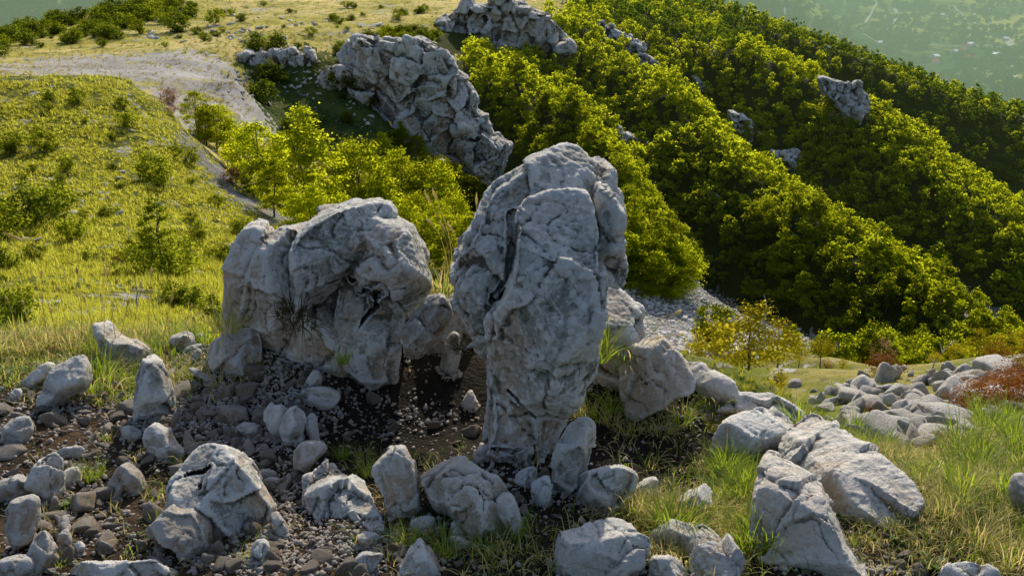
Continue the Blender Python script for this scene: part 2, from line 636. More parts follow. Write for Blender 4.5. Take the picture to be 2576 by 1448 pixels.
def hill_mat():
    m = Mat('hillside_grass')
    a = m.noise(.22, 4, .6)
    b = m.noise(1.6, 5, .65)
    st = m.noise(.9, 5, .6, vec=m.scale(m.pos(), 1, 1.3, 2))
    col = m.mix(m.step(a, .35, .7), (.28, .28, .03), (.42, .37, .06))
    col = m.mix(m.step(b, .45, .62), (.075, .09, .016), col)
    rock = m.step(st, .57, .63)
    grey = m.mix(m.noise(8, 3), (.24, .24, .22), (.46, .46, .44))
    col = m.mix(rock, col, grey)
    h = m.math('ADD', m.noise(3.2, 6, .7), m.math('MULTIPLY', m.noise(14, 4), .4))
    M['hill'] = m.bsdf(col, .95, m.bump(h, .9, .25), .05)

    m = Mat('dry_meadow')
    a = m.noise(.10, 5, .6)
    b = m.noise(.55, 6, .7)
    c = m.noise(.18, 5, .6, vec=m.scale(m.pos(), 1, 1.6, 1))
    col = m.mix(m.step(a, .38, .64), (.35, .32, .06), (.55, .45, .18))
    col = m.mix(m.step(b, .47, .66), col, (.14, .15, .03))
    col = m.mix(m.step(c, .60, .67), col, m.mix(m.noise(2, 4), (.27, .27, .25), (.48, .47, .45)))
    h = m.noise(.9, 8, .7)
    M['meadow'] = m.bsdf(col, .95, m.bump(h, .8, .6), .05)

    m = Mat('shaded_bank_grass')
    b = m.noise(.35, 6, .7)
    c = m.noise(.9, 5, .65)
    col = m.mix(m.step(b, .4, .66), (.035, .06, .012), (.10, .12, .03))
    col = m.mix(m.step(c, .62, .68), col, (.34, .35, .35))
    M['bank'] = m.bsdf(col, .95, m.bump(m.noise(1.2, 7, .7), .8, .6), .05)

    m = Mat('track_gravel')
    a = m.noise(.12, 5, .6)
    b = m.noise(1.4, 6, .7)
    tr = m.noise(.5, 3, .5, vec=m.scale(m.pos(), 1, .25, 1))
    col = m.mix(m.step(a, .35, .65), (.27, .26, .25), (.37, .36, .35))
    col = m.mix(m.step(b, .5, .75), col, (.22, .21, .19))
    col = m.mix(m.step(tr, .52, .62, 0, .5), col, (.24, .23, .22))
    col = m.mix(m.step(m.noise(.25, 6, .75), .55, .61), col, m.mix(m.noise(2.5, 4), (.20, .21, .05), (.40, .35, .14)))
    M['track'] = m.bsdf(col, .95, m.bump(m.noise(2, 7, .7), .5, .3), .05)

    m = Mat('scree_stones')
    a = m.vor(2.2, out='Color')
    b = m.noise(.3, 5, .6)
    col = m.mix(m.step(b, .4, .65), (.22, .22, .21), (.34, .33, .32))
    col = m.mix(.35, col, m.mix(.5, a, (.4, .4, .4)), 'MULTIPLY')
    col = m.mix(m.step(m.noise(.18, 5, .7), .57, .66), col, (.10, .13, .03))
    h = m.math('ADD', m.vor(2.2), m.noise(5, 5, .7))
    M['scree'] = m.bsdf(col, .95, m.bump(h, .9, .3), .05)

    m = Mat('forest_floor')
    col = m.mix(m.noise(.3, 5, .6), (.015, .025, .006), (.05, .055, .015))
    M['floor'] = m.bsdf(col, .95, m.bump(m.noise(1.5, 6, .7), .6, .4), .05)
    add_air(m, .0002)

    m = Mat('rubble_soil')
    a = m.noise(.8, 5, .6)
    b = m.noise(5, 6, .7)
    col = m.mix(m.step(a, .36, .6), (.12, .15, .02), (.30, .26, .09))
    col = m.mix(m.step(b, .52, .68), col, (.10, .08, .045))
    col = m.mix(m.step(m.noise(2.5, 5, .6), .58, .64), col, (.40, .40, .39))
    M['rubble'] = m.bsdf(col, .95, m.bump(m.noise(12, 7, .7), .8, .06), .05)


def rock_mat(name, k, brown=0.0, light=1.0, lichen=.5, local=False, clean=0.0, tint=(1, 1, 1)):
    """limestone; k = feature scale (1 = things of about a metre)"""
    m = Mat(name)
    v = m.objco() if local else m.pos()
    rnd = m.rand()
    n1 = m.noise(2.4 * k, 6, .62, .3, v)
    n2 = m.noise(6 * k, 7, .65, .6, m.scale(v, 1, 1, .42))
    n3 = m.noise(3.1 * k, 5, .6, 0, m.scale(v, 1, 1, .55))
    n4 = m.noise(24 * k, 5, .65, 0, v)
    T3 = lambda *c: tuple(min(.88, q * light * t) for q, t in zip(c, tint))
    cl = 1 - clean
    col = m.mix(m.step(n1, .38, .60), T3(*(clean * .35 + cl * c for c in (.175, .205, .195))), T3(.42, .465, .45))
    tan = m.math('ADD', m.step(n3, .465, .545), brown)
    zz = m.math('SUBTRACT', 1.0, m.step(m.noise(1.1 * k, 2, .5, 0, v), .35, .6, 0, .45))
    col = m.mix(m.math('MINIMUM', m.math('MULTIPLY', tan, zz), .9), col, m.mix(n4, T3(.36, .24, .16), T3(.60, .45, .33)))
    col = m.mix(m.step(n2, .49, .58, 0, .75 * cl), col, T3(.125, .14, .122))
    # pale crust and lichen with crisp edges, in two sizes
    l1 = m.noise(4.6 * k, 8, .70, 1.0, m.scale(v, 1, 1.2, .75))
    w = m.math('MULTIPLY', m.step(l1, .535 - .05 * lichen, .56 - .05 * lichen), m.step(m.noise(1.7 * k, 3, .5, 0, v), .40, .52, .15, 1))
    col = m.mix(m.math('MULTIPLY', w, .85), col, m.mix(n4, T3(.46, .50, .51), T3(.74, .78, .80)))
    l2 = m.noise(15 * k, 6, .68, .8, v)
    col = m.mix(m.step(l2, .57, .60, 0, .75), col, T3(.62, .65, .65))
    o1 = m.noise(11 * k, 4, .6, 0, v)
    col = m.mix(m.step(o1, .66, .70, 0, .7), col, (.40, .22, .08))
    col = m.mix(m.step(n4, .56, .66, 0, .5 * cl), col, (.085, .09, .08))
    n5 = m.noise(55 * k, 4, .7, 0, v)
    col = m.mix(m.step(n5, .57, .66, 0, .5), col, T3(.62, .64, .64))
    col = m.mix(m.step(m.noise(1.5 * k, 4, .6, .5, v), .44, .60, 0, .55 * cl), col, T3(.50, .375, .27))
    # sun-bleached upper faces, occlusion shade painted into creases, paler edges
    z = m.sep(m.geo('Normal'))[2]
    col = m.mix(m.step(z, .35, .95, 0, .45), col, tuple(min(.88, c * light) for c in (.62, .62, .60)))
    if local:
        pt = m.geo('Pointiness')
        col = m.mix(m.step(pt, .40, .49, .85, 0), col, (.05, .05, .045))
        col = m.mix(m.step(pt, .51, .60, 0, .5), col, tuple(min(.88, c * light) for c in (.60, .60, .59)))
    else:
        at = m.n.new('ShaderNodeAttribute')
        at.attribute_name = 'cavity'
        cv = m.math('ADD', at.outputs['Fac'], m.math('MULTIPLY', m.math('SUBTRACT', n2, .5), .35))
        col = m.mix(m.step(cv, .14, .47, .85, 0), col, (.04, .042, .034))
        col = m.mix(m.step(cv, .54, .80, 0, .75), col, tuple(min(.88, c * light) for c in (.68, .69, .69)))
    col = m.mix(m.math('MULTIPLY', rnd, .35), col, tuple(min(.88, c * light) for c in (.36, .29, .22)))
    h = m.math('ADD', m.noise(30 * k, 9, .72, 0, v), m.math('MULTIPLY', m.vor(16 * k, v, 'SMOOTH_F1'), .7))
    h = m.math('ADD', h, m.math('MULTIPLY', m.noise(9 * k, 4, .6, .8, v), .8))
    return m.bsdf(col, .88, m.bump(h, 1.0, .035 / k), .22)


def leaf_mat(name, dark, lighter, tr, t=.5, big=.12, spec=.0, air=None):
    m = Mat(name)
    n = m.math('ADD', m.math('MULTIPLY', m.noise(big, 3, .6), .5), m.math('MULTIPLY', m.noise(big * 6, 2, .6), .5))
    r = m.rand()
    f = m.math('ADD', m.math('MULTIPLY', n, .75), m.math('MULTIPLY', r, .35))
    f = m.step(f, .28, .85)
    col = m.mix(f, dark, lighter)
    tc = m.mix(f, tuple(c * .7 for c in tr), tuple(min(1, c * 1.25) for c in tr))
    M[name] = m.leaf(col, tc, t, spec)
    if air:
        add_air(m, air)
    return M[name]


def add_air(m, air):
    if air:                                          # haze painted on as a faint glow, stronger with distance
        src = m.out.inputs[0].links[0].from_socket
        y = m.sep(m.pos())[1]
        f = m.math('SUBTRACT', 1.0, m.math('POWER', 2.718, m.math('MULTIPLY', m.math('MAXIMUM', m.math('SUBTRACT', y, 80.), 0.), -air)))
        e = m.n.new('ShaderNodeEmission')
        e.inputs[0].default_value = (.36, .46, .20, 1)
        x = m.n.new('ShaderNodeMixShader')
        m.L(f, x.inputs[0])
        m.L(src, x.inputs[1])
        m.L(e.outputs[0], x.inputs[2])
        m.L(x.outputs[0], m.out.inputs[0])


def build_mats():
    ground_mat()
    hill_mat()
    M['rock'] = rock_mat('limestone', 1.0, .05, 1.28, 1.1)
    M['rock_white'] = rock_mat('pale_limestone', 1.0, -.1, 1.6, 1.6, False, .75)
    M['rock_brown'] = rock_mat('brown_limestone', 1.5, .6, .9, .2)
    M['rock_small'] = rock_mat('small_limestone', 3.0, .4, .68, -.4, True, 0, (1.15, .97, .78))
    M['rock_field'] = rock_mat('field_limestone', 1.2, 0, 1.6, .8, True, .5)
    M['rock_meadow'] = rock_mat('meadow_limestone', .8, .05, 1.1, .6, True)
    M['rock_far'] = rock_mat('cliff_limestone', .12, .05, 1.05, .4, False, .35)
    leaf_mat('beech_leaf', (.026, .052, .005), (.10, .125, .008), (.68, .73, .02), .62, .1)
    leaf_mat('forest_leaf', (.022, .048, .005), (.08, .11, .008), (.58, .63, .018), .62, .05, 0, .0002)
    leaf_mat('pine_leaf', (.022, .045, .010), (.05, .075, .012), (.22, .32, .012), .45, .05, 0, .0002)
    leaf_mat('shrub_leaf', (.035, .055, .006), (.10, .12, .010), (.40, .46, .02), .5, .5)
    leaf_mat('dark_shrub_leaf', (.030, .055, .008), (.07, .09, .012), (.24, .30, .015), .45, .5)
    leaf_mat('yellow_leaf', (.09, .09, .008), (.19, .16, .015), (.66, .58, .03), .6, .6)
    leaf_mat('rust_leaf', (.10, .04, .012), (.21, .085, .025), (.30, .11, .02), .45, 1.5)
    leaf_mat('pink_leaf', (.20, .10, .07), (.30, .17, .12), (.35, .18, .12), .45, 1.5)
    leaf_mat('tussock_blade', (.13, .14, .018), (.34, .31, .05), (.58, .58, .065), .55, .45)
    leaf_mat('green_blade', (.07, .14, .010), (.19, .27, .02), (.36, .48, .03), .55, 2.5, .03)
    leaf_mat('straw_blade', (.40, .34, .10), (.62, .54, .24), (.75, .62, .24), .5, 2.5, .02)
    leaf_mat('withered_blade', (.05, .045, .025), (.12, .10, .05), (.10, .08, .03), .3, 2.5)
    leaf_mat('herb_leaf', (.05, .12, .012), (.12, .20, .02), (.28, .38, .03), .5, 3, .03)
    leaf_mat('valley_leaf', (.045, .075, .025), (.10, .13, .03), (.20, .24, .04), .4, .01)
    m = Mat('bark')
    c = m.mix(m.noise(9, 5, .6), (.05, .042, .034), (.16, .14, .12))
    M['bark'] = m.bsdf(c, .9, m.bump(m.noise(30, 5), .6, .01))
    m = Mat('dead_wood')
    c = m.mix(m.noise(12, 5, .6), (.26, .24, .22), (.48, .45, .41))
    M['dead'] = m.bsdf(c, .8)
    m = Mat('dark_twig')
    c = m.mix(m.noise(20, 5, .6), (.035, .025, .02), (.12, .08, .05))
    M['twig'] = m.bsdf(c, .85)


build_mats()
# ------------------------------------------------------------------ ground sheet, split into its parts
def build_sheet():
    idx = np.arange(NA * NR).reshape(NA, NR)
    Q = np.stack([idx[:-1, :-1], idx[:-1, 1:], idx[1:, 1:], idx[1:, :-1]], -1).reshape(-1, 4)[:, ::-1]
    V = np.stack([GX, GY, GZ], -1).reshape(-1, 3)
    C = V[Q].mean(1)
    reg = regions(C[:, 0], C[:, 1], C[:, 2])
    for k, (nm, mt, lab) in enumerate((('ground', 'soil', 'bare dark stony soil of the ledge in the foreground'),
                                       ('hillside', 'hill', 'yellow green grassy hillside on the left'),
                                       ('gravel_track', 'track', 'pale gravel track and turning place behind the grassy spur'),
                                       ('meadow', 'meadow', 'dry stony meadow along the top of the ridge'),
                                       ('bank', 'bank', 'shaded dark bank below the low grey outcrop'),
                                       ('scree_slope', 'scree', 'pale grey scree running down between the woods'),
                                       ('forest_floor', 'floor', 'dark ground under the wooded flank'),
                                       ('rocky_ground', 'rubble', 'stony grass ground on the right below the ledge'))):
        q = Q[reg == k]
        u, inv = np.unique(q, return_inverse=True)
        o = link(nm, make_mesh(nm, V[u], inv.reshape(-1, 4), [M[mt]]))
        tag(o, lab, nm.replace('_', ' '), None, 'structure')


build_sheet()


# ------------------------------------------------------------------ light, sky, camera
SUN_AZ, SUN_EL = math.radians(9), math.radians(38)


def build_light():
    w = bpy.data.worlds.new('World')
    SC.world = w
    w.use_nodes = True
    nt = w.node_tree
    bg = nt.nodes['Background']
    sky = nt.nodes.new('ShaderNodeTexSky')
    sky.sky_type = 'NISHITA'
    sky.sun_disc = False
    sky.sun_elevation = SUN_EL
    sky.sun_rotation = SUN_AZ
    sky.air_density, sky.dust_density, sky.ozone_density = 1.0, 2.0, .4
    nt.links.new(sky.outputs[0], bg.inputs[0])
    bg.inputs[1].default_value = .155
    l = bpy.data.lights.new('sun', 'SUN')
    l.energy = 5.0
    l.angle = math.radians(.5)
    l.color = (1, .89, .69)
    o = link('sun', l)
    d = Vector((math.sin(SUN_AZ) * math.cos(SUN_EL), math.cos(SUN_AZ) * math.cos(SUN_EL), math.sin(SUN_EL)))
    o.rotation_euler = d.to_track_quat('Z', 'Y').to_euler()
    o.location = d * 100
    c = bpy.data.cameras.new('camera')
    c.sensor_width = 36
    c.lens = 18 / TH
    c.clip_start, c.clip_end = .05, 9000
    o = link('camera', c, loc=(0, 0, 0), rot=(PI / 2 + PITCH, 0, 0))
    SC.camera = o
    SC.view_settings.view_transform = 'Standard'
    SC.view_settings.look = 'None'
    SC.view_settings.exposure = 0
    cy = SC.cycles
    cy.use_denoising = True
    cy.max_bounces = 6
    cy.diffuse_bounces = 3
    cy.transmission_bounces = 4
    cy.glossy_bounces = 2
    cy.volume_bounces = 0
    cy.use_adaptive_sampling = True
    cy.adaptive_threshold = .02


build_light()
# ------------------------------------------------------------------ plant building blocks
def tube(path, rad, n=6):
    path = np.asarray(path, float)
    m = len(path)
    t = np.gradient(path, axis=0)
    t /= np.linalg.norm(t, axis=1)[:, None] + 1e-9
    ref = np.where(np.abs(t[:, 2:3]) > .9, [[1., 0, 0]], [[0, 0, 1.]])
    a = np.cross(t, ref)
    a /= np.linalg.norm(a, axis=1)[:, None] + 1e-9
    b = np.cross(t, a)
    th = np.arange(n) / n * 2 * PI
    V = path[:, None] + np.asarray(rad)[:, None, None] * (np.cos(th)[None, :, None] * a[:, None] + np.sin(th)[None, :, None] * b[:, None])
    i = np.arange(m - 1)[:, None] * n
    j = np.arange(n)[None]
    F = np.stack([i + j, i + (j + 1) % n, i + n + (j + 1) % n, i + n + j], -1).reshape(-1, 4)
    return V.reshape(-1, 3), F


class Soup:
    """collects pieces of one mesh"""
    def __init__(s):
        s.V, s.F, s.n = [], [], 0

    def add(s, V, F):
        s.V.append(V)
        s.F.append(np.asarray(F) + s.n)
        s.n += len(V)

    def mesh(s, name, mats, smooth=True):
        by = {}
        for f in s.F:
            by.setdefault(f.shape[1], []).append(f)
        return make_mesh(name, np.concatenate(s.V), [np.concatenate(f) for f in by.values()], mats, smooth)


def leaf_quads(c, nrm, size, r, asp=.6):
    """diamond leaves at c with normals nrm"""
    n = len(c)
    a = r.normal(size=(n, 3))
    t = np.cross(nrm, a)
    t /= np.linalg.norm(t, axis=1)[:, None] + 1e-9
    b = np.cross(nrm, t)
    b /= np.linalg.norm(b, axis=1)[:, None] + 1e-9
    s = np.asarray(size)[..., None] if np.ndim(size) else size
    V = np.stack([c - t * s, c + b * s * asp, c + t * s, c - b * s * asp], 1).reshape(-1, 3)
    return V, np.arange(4 * n).reshape(n, 4)


def crown_leaves(r, h, rad, base, nclump, nleaf, size, conic=.3, flat=.5, clump=.3, top=1.0):
    """leaf clumps spread unevenly through the volume of a crown"""
    u = r.normal(size=(nclump, 3))
    u /= np.linalg.norm(u, axis=1)[:, None]
    rr = r.uniform(.25, 1, nclump) ** .45
    z = u[:, 2] * rr
    wid = np.where(z > 0, 1 - conic * z, 1 - .25 * z * z) * r.uniform(.75, 1.12, nclump)
    zc = (base + h) / 2
    C = np.stack([u[:, 0] * rr * rad * wid, u[:, 1] * rr * rad * wid, zc + z * (h - base) / 2 * np.where(z > 0, top, 1) * r.uniform(.85, 1.1, nclump)], 1)
    cr = rad * clump * r.uniform(.6, 1.35, nclump)
    k = np.repeat(np.arange(nclump), nleaf)
    off = r.normal(size=(len(k), 3)) * .55
    off[:, 2] *= flat
    P = C[k] + off * cr[k][:, None]
    out = P - np.array([0, 0, zc * .75])
    out /= np.linalg.norm(out, axis=1)[:, None] + 1e-9
    N = out * .55 + np.array([0, 0, .6]) + r.normal(size=out.shape) * .55
    N /= np.linalg.norm(N, axis=1)[:, None]
    V, F = leaf_quads(P, N, size * r.uniform(.6, 1.3, len(P)), r)
    return V, F, C


def tree_trunk(r, h, base, C, tr, nl=7, seg=6):
    s = Soup()
    n = 7
    zs = np.linspace(-.35, h * .86, n)
    w = np.cumsum(r.normal(size=(n, 2)) * .035 * h, 0) * np.linspace(0, 1, n)[:, None]
    path = np.column_stack([w, zs])
    s.add(*tube(path, tr * np.linspace(1.15, .12, n) ** .9, seg))
    for c in C[r.permutation(len(C))[:nl]]:
        z0 = max(base * .6, c[2] * .62)
        p0 = np.array([np.interp(z0, zs, w[:, 0]), np.interp(z0, zs, w[:, 1]), z0])
        mid = (p0 + c) / 2 + np.array([0, 0, -.04 * h])
        s.add(*tube([p0, mid, c], tr * np.array([.45, .28, .08]), 5))
    return s


def make_tree(name, r, h, rad, base, nclump, nleaf, size, leaf, tr=.09, **kw):
    root = link(name, None)
    V, F, C = crown_leaves(r, h, rad, base, nclump, nleaf, size, **kw)
    link('trunk', tree_trunk(r, h, base, C, tr).mesh('trunk', [M['bark']]), root)
    link('crown', make_mesh('crown', V, F, [M[leaf]], False), root)
    return root


# far away, parked templates are the first placed instance: pick() hands out the template itself first, then copies
class Kind:
    def __init__(s, roots):
        s.roots, s.used = roots, [False] * len(roots)

    def put(s, i, loc, rz, sc, label, cat, group=None, tilt=(0, 0)):
        i %= len(s.roots)
        o = s.roots[i]
        rot = (tilt[0], tilt[1], rz)
        if s.used[i]:
            o = dup(o, loc, rot, sc)
            if 'group' in o:
                del o['group']
        else:
            s.used[i] = True
            o.location, o.rotation_euler = loc, rot
            o.scale = sc if hasattr(sc, '__len__') else (sc,) * 3
        tag(o, label, cat, group)
        return o

    def drop_unused(s):
        for u, o in zip(s.used, s.roots):
            if not u:
                for c in list(o.children):
                    bpy.data.objects.remove(c)
                bpy.data.objects.remove(o)
# ------------------------------------------------------------------ woods
CLIFFS = [[(1090, 60), (1200, 10), (1330, 10), (1440, 110), (1400, 135), (1200, 115), (1110, 100)],
          [(890, 90), (1060, 95), (1190, 230), (1290, 380), (1280, 470), (1190, 390), (1040, 280), (900, 170)],
          [(2060, 190), (2150, 212), (2185, 250), (2182, 320), (2110, 270)],
          [(1940, 375), (2012, 375), (2018, 440), (1980, 425)],
          [(1830, 280), (1910, 330), (1905, 362), (1840, 320)],
          [(1500, 60), (1600, 110), (1665, 165), (1640, 185), (1540, 110)]]


def forest_sites():
    r = np.random.default_rng(21)
    pts = []
    for y0, y1, sp in ((52, 100, 1.45), (100, 150, 1.55), (150, 245, 1.9)):
        xs = np.arange(-8, y1 * .62, sp)
        ys = np.arange(y0, y1, sp)
        a, b = np.meshgrid(xs, ys)
        p = np.stack([a.ravel(), b.ravel()], 1)
        pts.append(p + r.uniform(-.42, .42, p.shape) * sp)
    p = np.concatenate(pts)
    z = height(p[:, 0], p[:, 1])
    reg = regions(p[:, 0], p[:, 1], z)
    P = np.column_stack([p, z])
    keep = reg == 6
    keep &= ~((P[:, 1] < 63) & (P[:, 0] < 8))
    for poly in CLIFFS:
        px, py = project(P + (0, 0, 1.5))
        keep &= ~(in_poly(poly, px, py) & (P[:, 1] > 70))
    # open dry ground on the ridge behind the outcrops
    px, py = project(P)
    keep &= ~((px < 1130 + (py + 60) * .2) & (P[:, 1] > 100))
    P = P[keep]
    px, py = project(P + (0, 0, 2.8))
    ok = (px > -60) & (px < 2640) & (py > -140) & (py < 1500)
    P, px, py = P[ok], px[ok], py[ok]
    H = hit(px, py, 1.0)
    vis = np.isnan(H[:, 1]) | (H[:, 1] > P[:, 1] - 5)
    return P[vis]


def build_forest():
    r = np.random.default_rng(31)
    S = forest_sites()
    d = np.linalg.norm(S, axis=1)
    n = len(S)
    pine = (S[:, 1] > 165) & (r.random(n) < .75)
    sc = r.uniform(.30, .62, n) * np.where(pine, .95, 1)
    order = np.argsort(d / sc)
    kinds = [make_tree('broadleaf_tree', np.random.default_rng(40 + i), 5.2 + .5 * (i % 3), 2.0 + .2 * (i % 2), 1.0, 42, 105, .135, 'forest_leaf', .10, conic=.45, clump=.27, flat=.55)
             for i in range(6)]
    near = Kind(kinds)
    groups = (('broadleaf trees crowded on the nearest wooded spur', 'rounded green broadleaf tree crowded with others on the lowest wooded spur'),
              ('broadleaf trees crowded on the middle wooded spur', 'yellow green broadleaf tree crowded with others on the long middle wooded spur'),
              ('broadleaf trees crowded on the upper wooded spur', 'small green broadleaf tree crowded with others high on the upper wooded flank'))
    ind = order[:268]
    for q, k in enumerate(ind):
        g = 0 if S[k, 1] < 84 else (1 if S[k, 1] < 118 else 2)
        near.put(q, S[k], r.uniform(0, 6.28), sc[k] * np.array([1, 1, r.uniform(.85, 1.25)]), groups[g][1], 'tree', groups[g][0], (r.normal() * .06, r.normal() * .06))
    # the rest of the wood, one mass
    temps = []
    for i in range(8):
        q = np.random.default_rng(60 + i)
        if i < 5:
            temps.append(crown_leaves(q, 5.3, 2.05, .7, 16, 30, .30, conic=.5, clump=.33, flat=.55)[:2])
        else:
            temps.append(crown_leaves(q, 6.0, 1.75, .7, 16, 30, .29, conic=.6, clump=.33, flat=.6)[:2])
    for nm, sel, mt in (('woodland', ~pine, 'forest_leaf'), ('pine_wood', pine, 'pine_leaf')):
        s = Soup()
        for k in order[268:]:
            if not sel[k]:
                continue
            V, F = temps[r.integers(0, 5) if not pine[k] else r.integers(5, 8)]
            a = r.uniform(0, 6.28)
            c, sn = math.cos(a), math.sin(a)
            R = np.array([[c, -sn, 0], [sn, c, 0], [0, 0, 1]])
            s.add((V * (sc[k], sc[k], sc[k] * r.uniform(.85, 1.3))) @ R.T + S[k], F)
        if s.n:
            o = link(nm, s.mesh(nm, [M[mt]], False))
            tag(o, 'rest of the broadleaf wood covering the far spurs' if sel is not pine else 'dark pine wood along the far ridge line', 'woodland', None, 'stuff')
    print('forest', n, 'pines', pine.sum())


build_forest()
# ------------------------------------------------------------------ far valley, haze painted into its materials
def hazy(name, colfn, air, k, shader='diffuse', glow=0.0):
    """haze painted onto the surface by emission, growing with distance down the valley"""
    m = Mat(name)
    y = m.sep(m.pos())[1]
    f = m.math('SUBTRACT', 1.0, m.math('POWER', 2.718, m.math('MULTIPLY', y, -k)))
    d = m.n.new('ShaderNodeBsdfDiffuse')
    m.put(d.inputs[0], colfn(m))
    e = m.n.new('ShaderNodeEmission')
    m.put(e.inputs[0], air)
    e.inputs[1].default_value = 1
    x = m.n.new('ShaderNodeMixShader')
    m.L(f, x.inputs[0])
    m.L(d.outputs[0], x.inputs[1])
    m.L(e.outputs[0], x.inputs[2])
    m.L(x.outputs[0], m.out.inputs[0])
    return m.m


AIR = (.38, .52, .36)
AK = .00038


def vz(x, y):
    x, y = np.asarray(x, float), np.asarray(y, float)
    p = np.stack([x, y, x * 0], -1)
    z = -178 + .02 * (x - 500) + 26 * fbm(p * .0021, 4) + 9 * fbm(p * .008, 3)
    # the far side climbs; a wooded shoulder comes down from the left
    z = z + 320 * sm(y, 1900, 3600) + 60 * sm(y, 1550, 2000)
    z = z + 150 * sm(-(x - 640 - (y - 1500) * .10), 0, 330) * sm(y, 1150, 1700)
    z = z + 130 * sm(x - 930 - (y - 1500) * .3, 0, 260) * sm(y, 1500, 1850)
    z = z + sm(-x, 300, 800) * (120 + 40 * fbm(p * .004, 3))
    return z


def build_valley():
    na, nr = 420, 260
    az = np.linspace(math.radians(-80), math.radians(80), na)
    rr = np.exp(np.linspace(math.log(380), math.log(5200), nr))
    A, R = np.meshgrid(az, rr, indexing='ij')
    X, Y = np.sin(A) * R, np.cos(A) * R
    Z = vz(X, Y)
    idx = np.arange(na * nr).reshape(na, nr)
    Q = np.stack([idx[1:, :-1], idx[1:, 1:], idx[:-1, 1:], idx[:-1, :-1]], -1).reshape(-1, 4)

    def c_val(m):
        a = m.noise(.004, 5, .6)
        b = m.noise(.02, 6, .7)
        c = m.mix(m.step(a, .42, .62), (.04, .09, .02), (.36, .36, .09))
        return m.mix(m.step(b, .45, .7), c, (.035, .06, .02))
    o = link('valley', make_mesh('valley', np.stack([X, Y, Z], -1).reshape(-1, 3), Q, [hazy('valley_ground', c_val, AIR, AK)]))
    tag(o, 'hazy green valley floor and slopes far below', 'valley', None, 'structure')

    def vhit(px, py):
        d = ray(np.atleast_1d(px), np.atleast_1d(py))
        ts = np.linspace(500, 4800, 900)
        P = d[:, None] * ts[None, :, None]
        b = P[..., 2] < vz(P[..., 0], P[..., 1])
        k = b.argmax(1)
        out = P[np.arange(len(k)), k]
        out[~b.any(1)] = np.nan
        out[:, 2] = vz(out[:, 0], out[:, 1])
        return out

    # roads
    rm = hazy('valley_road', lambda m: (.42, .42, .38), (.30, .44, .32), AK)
    s = Soup()
    for pts, w in (([(1982, -8), (1976, 20), (1972, 48)], 5), ([(2196, 0), (2206, 12), (2190, 40), (2176, 62)], 7), ([(2250, 25), (2262, 45), (2240, 65), (2228, 80)], 11),
                   ([(2400, 20), (2425, 50), (2440, 95)], 5), ([(2450, 30), (2452, 62), (2470, 85)], 6), ([(2490, 22), (2480, 46), (2515, 75), (2545, 110), (2552, 140)], 6),
                   ([(2505, 86), (2530, 95), (2540, 120), (2550, 135)], 11), ([(2170, 88), (2190, 100), (2225, 120)], 6), ([(2250, 122), (2320, 116), (2440, 120), (2520, 125)], 4),
                   ([(2550, 166), (2530, 185), (2560, 210), (2600, 235)], 6), ([(2455, 175), (2490, 190), (2560, 196)], 3)):
        P = vhit([p[0] for p in pts], [p[1] for p in pts])
        if np.isnan(P).any():
            continue
        t = np.linspace(0, len(P) - 1, 40)
        C = np.stack([np.interp(t, np.arange(len(P)), P[:, i]) for i in range(3)], 1)
        C[1:-1] += (C[:-2] + C[2:] - 2 * C[1:-1]) * .25
        d = np.gradient(C[:, :2], axis=0)
        d /= np.linalg.norm(d, axis=1)[:, None] + 1e-9
        n = np.stack([-d[:, 1], d[:, 0]], 1) * w * .36
        a, b = C[:, :2] + n, C[:, :2] - n
        V = np.concatenate([np.column_stack([a, vz(a[:, 0], a[:, 1]) + 2.6]), np.column_stack([b, vz(b[:, 0], b[:, 1]) + 2.6])])
        i = np.arange(39)
        s.add(V, np.stack([i, i + 1, i + 41, i + 40], 1))
    tag(link('road', s.mesh('road', [rm])), 'pale roads winding through the hazy valley', 'road', None, 'structure')

    # trees of the valley: one hazy mass
    r = np.random.default_rng(8)
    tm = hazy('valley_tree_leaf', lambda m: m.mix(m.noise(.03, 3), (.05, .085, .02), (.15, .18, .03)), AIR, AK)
    s = Soup()
    t = [crown_leaves(np.random.default_rng(90 + i), 7, 4.5, .5, 9, 14, 1.7, clump=.5)[:2] for i in range(4)]
    px, py = r.uniform(1830, 2620, 2600), r.uniform(-40, 290, 2600)
    P = vhit(px, py)
    dens = fbm(P * np.array([.012, .012, 0]) + 3.3, 3)
    for k in np.argwhere(~np.isnan(P[:, 1]) & (dens > -.12))[:, 0]:
        V, F = t[k % 4]
        s.add(V * r.uniform(.55, 1.5) + P[k], F)
    px, py = r.uniform(-60, 480, 500), r.uniform(-40, 90, 500)
    P = vhit(px, py)
    for k in np.argwhere(~np.isnan(P[:, 1]))[:, 0]:
        V, F = t[k % 4]
        s.add(V * r.uniform(.6, 1.6) + P[k], F)
    tag(link('valley_trees', s.mesh('valley_trees', [tm], False)), 'hazy scattered trees and hedges on the valley floor', 'trees', None, 'stuff')

    # houses
    wm = hazy('house_wall', lambda m: (.66, .60, .54), (.34, .42, .34), AK)
    r1 = hazy('house_roof_tile', lambda m: (.42, .20, .13), (.30, .38, .28), AK)
    r2 = hazy('house_roof_pale', lambda m: (.75, .78, .80), (.40, .52, .46), AK)
    gm = hazy('house_window', lambda m: (.08, .09, .10), (.25, .36, .27), AK)

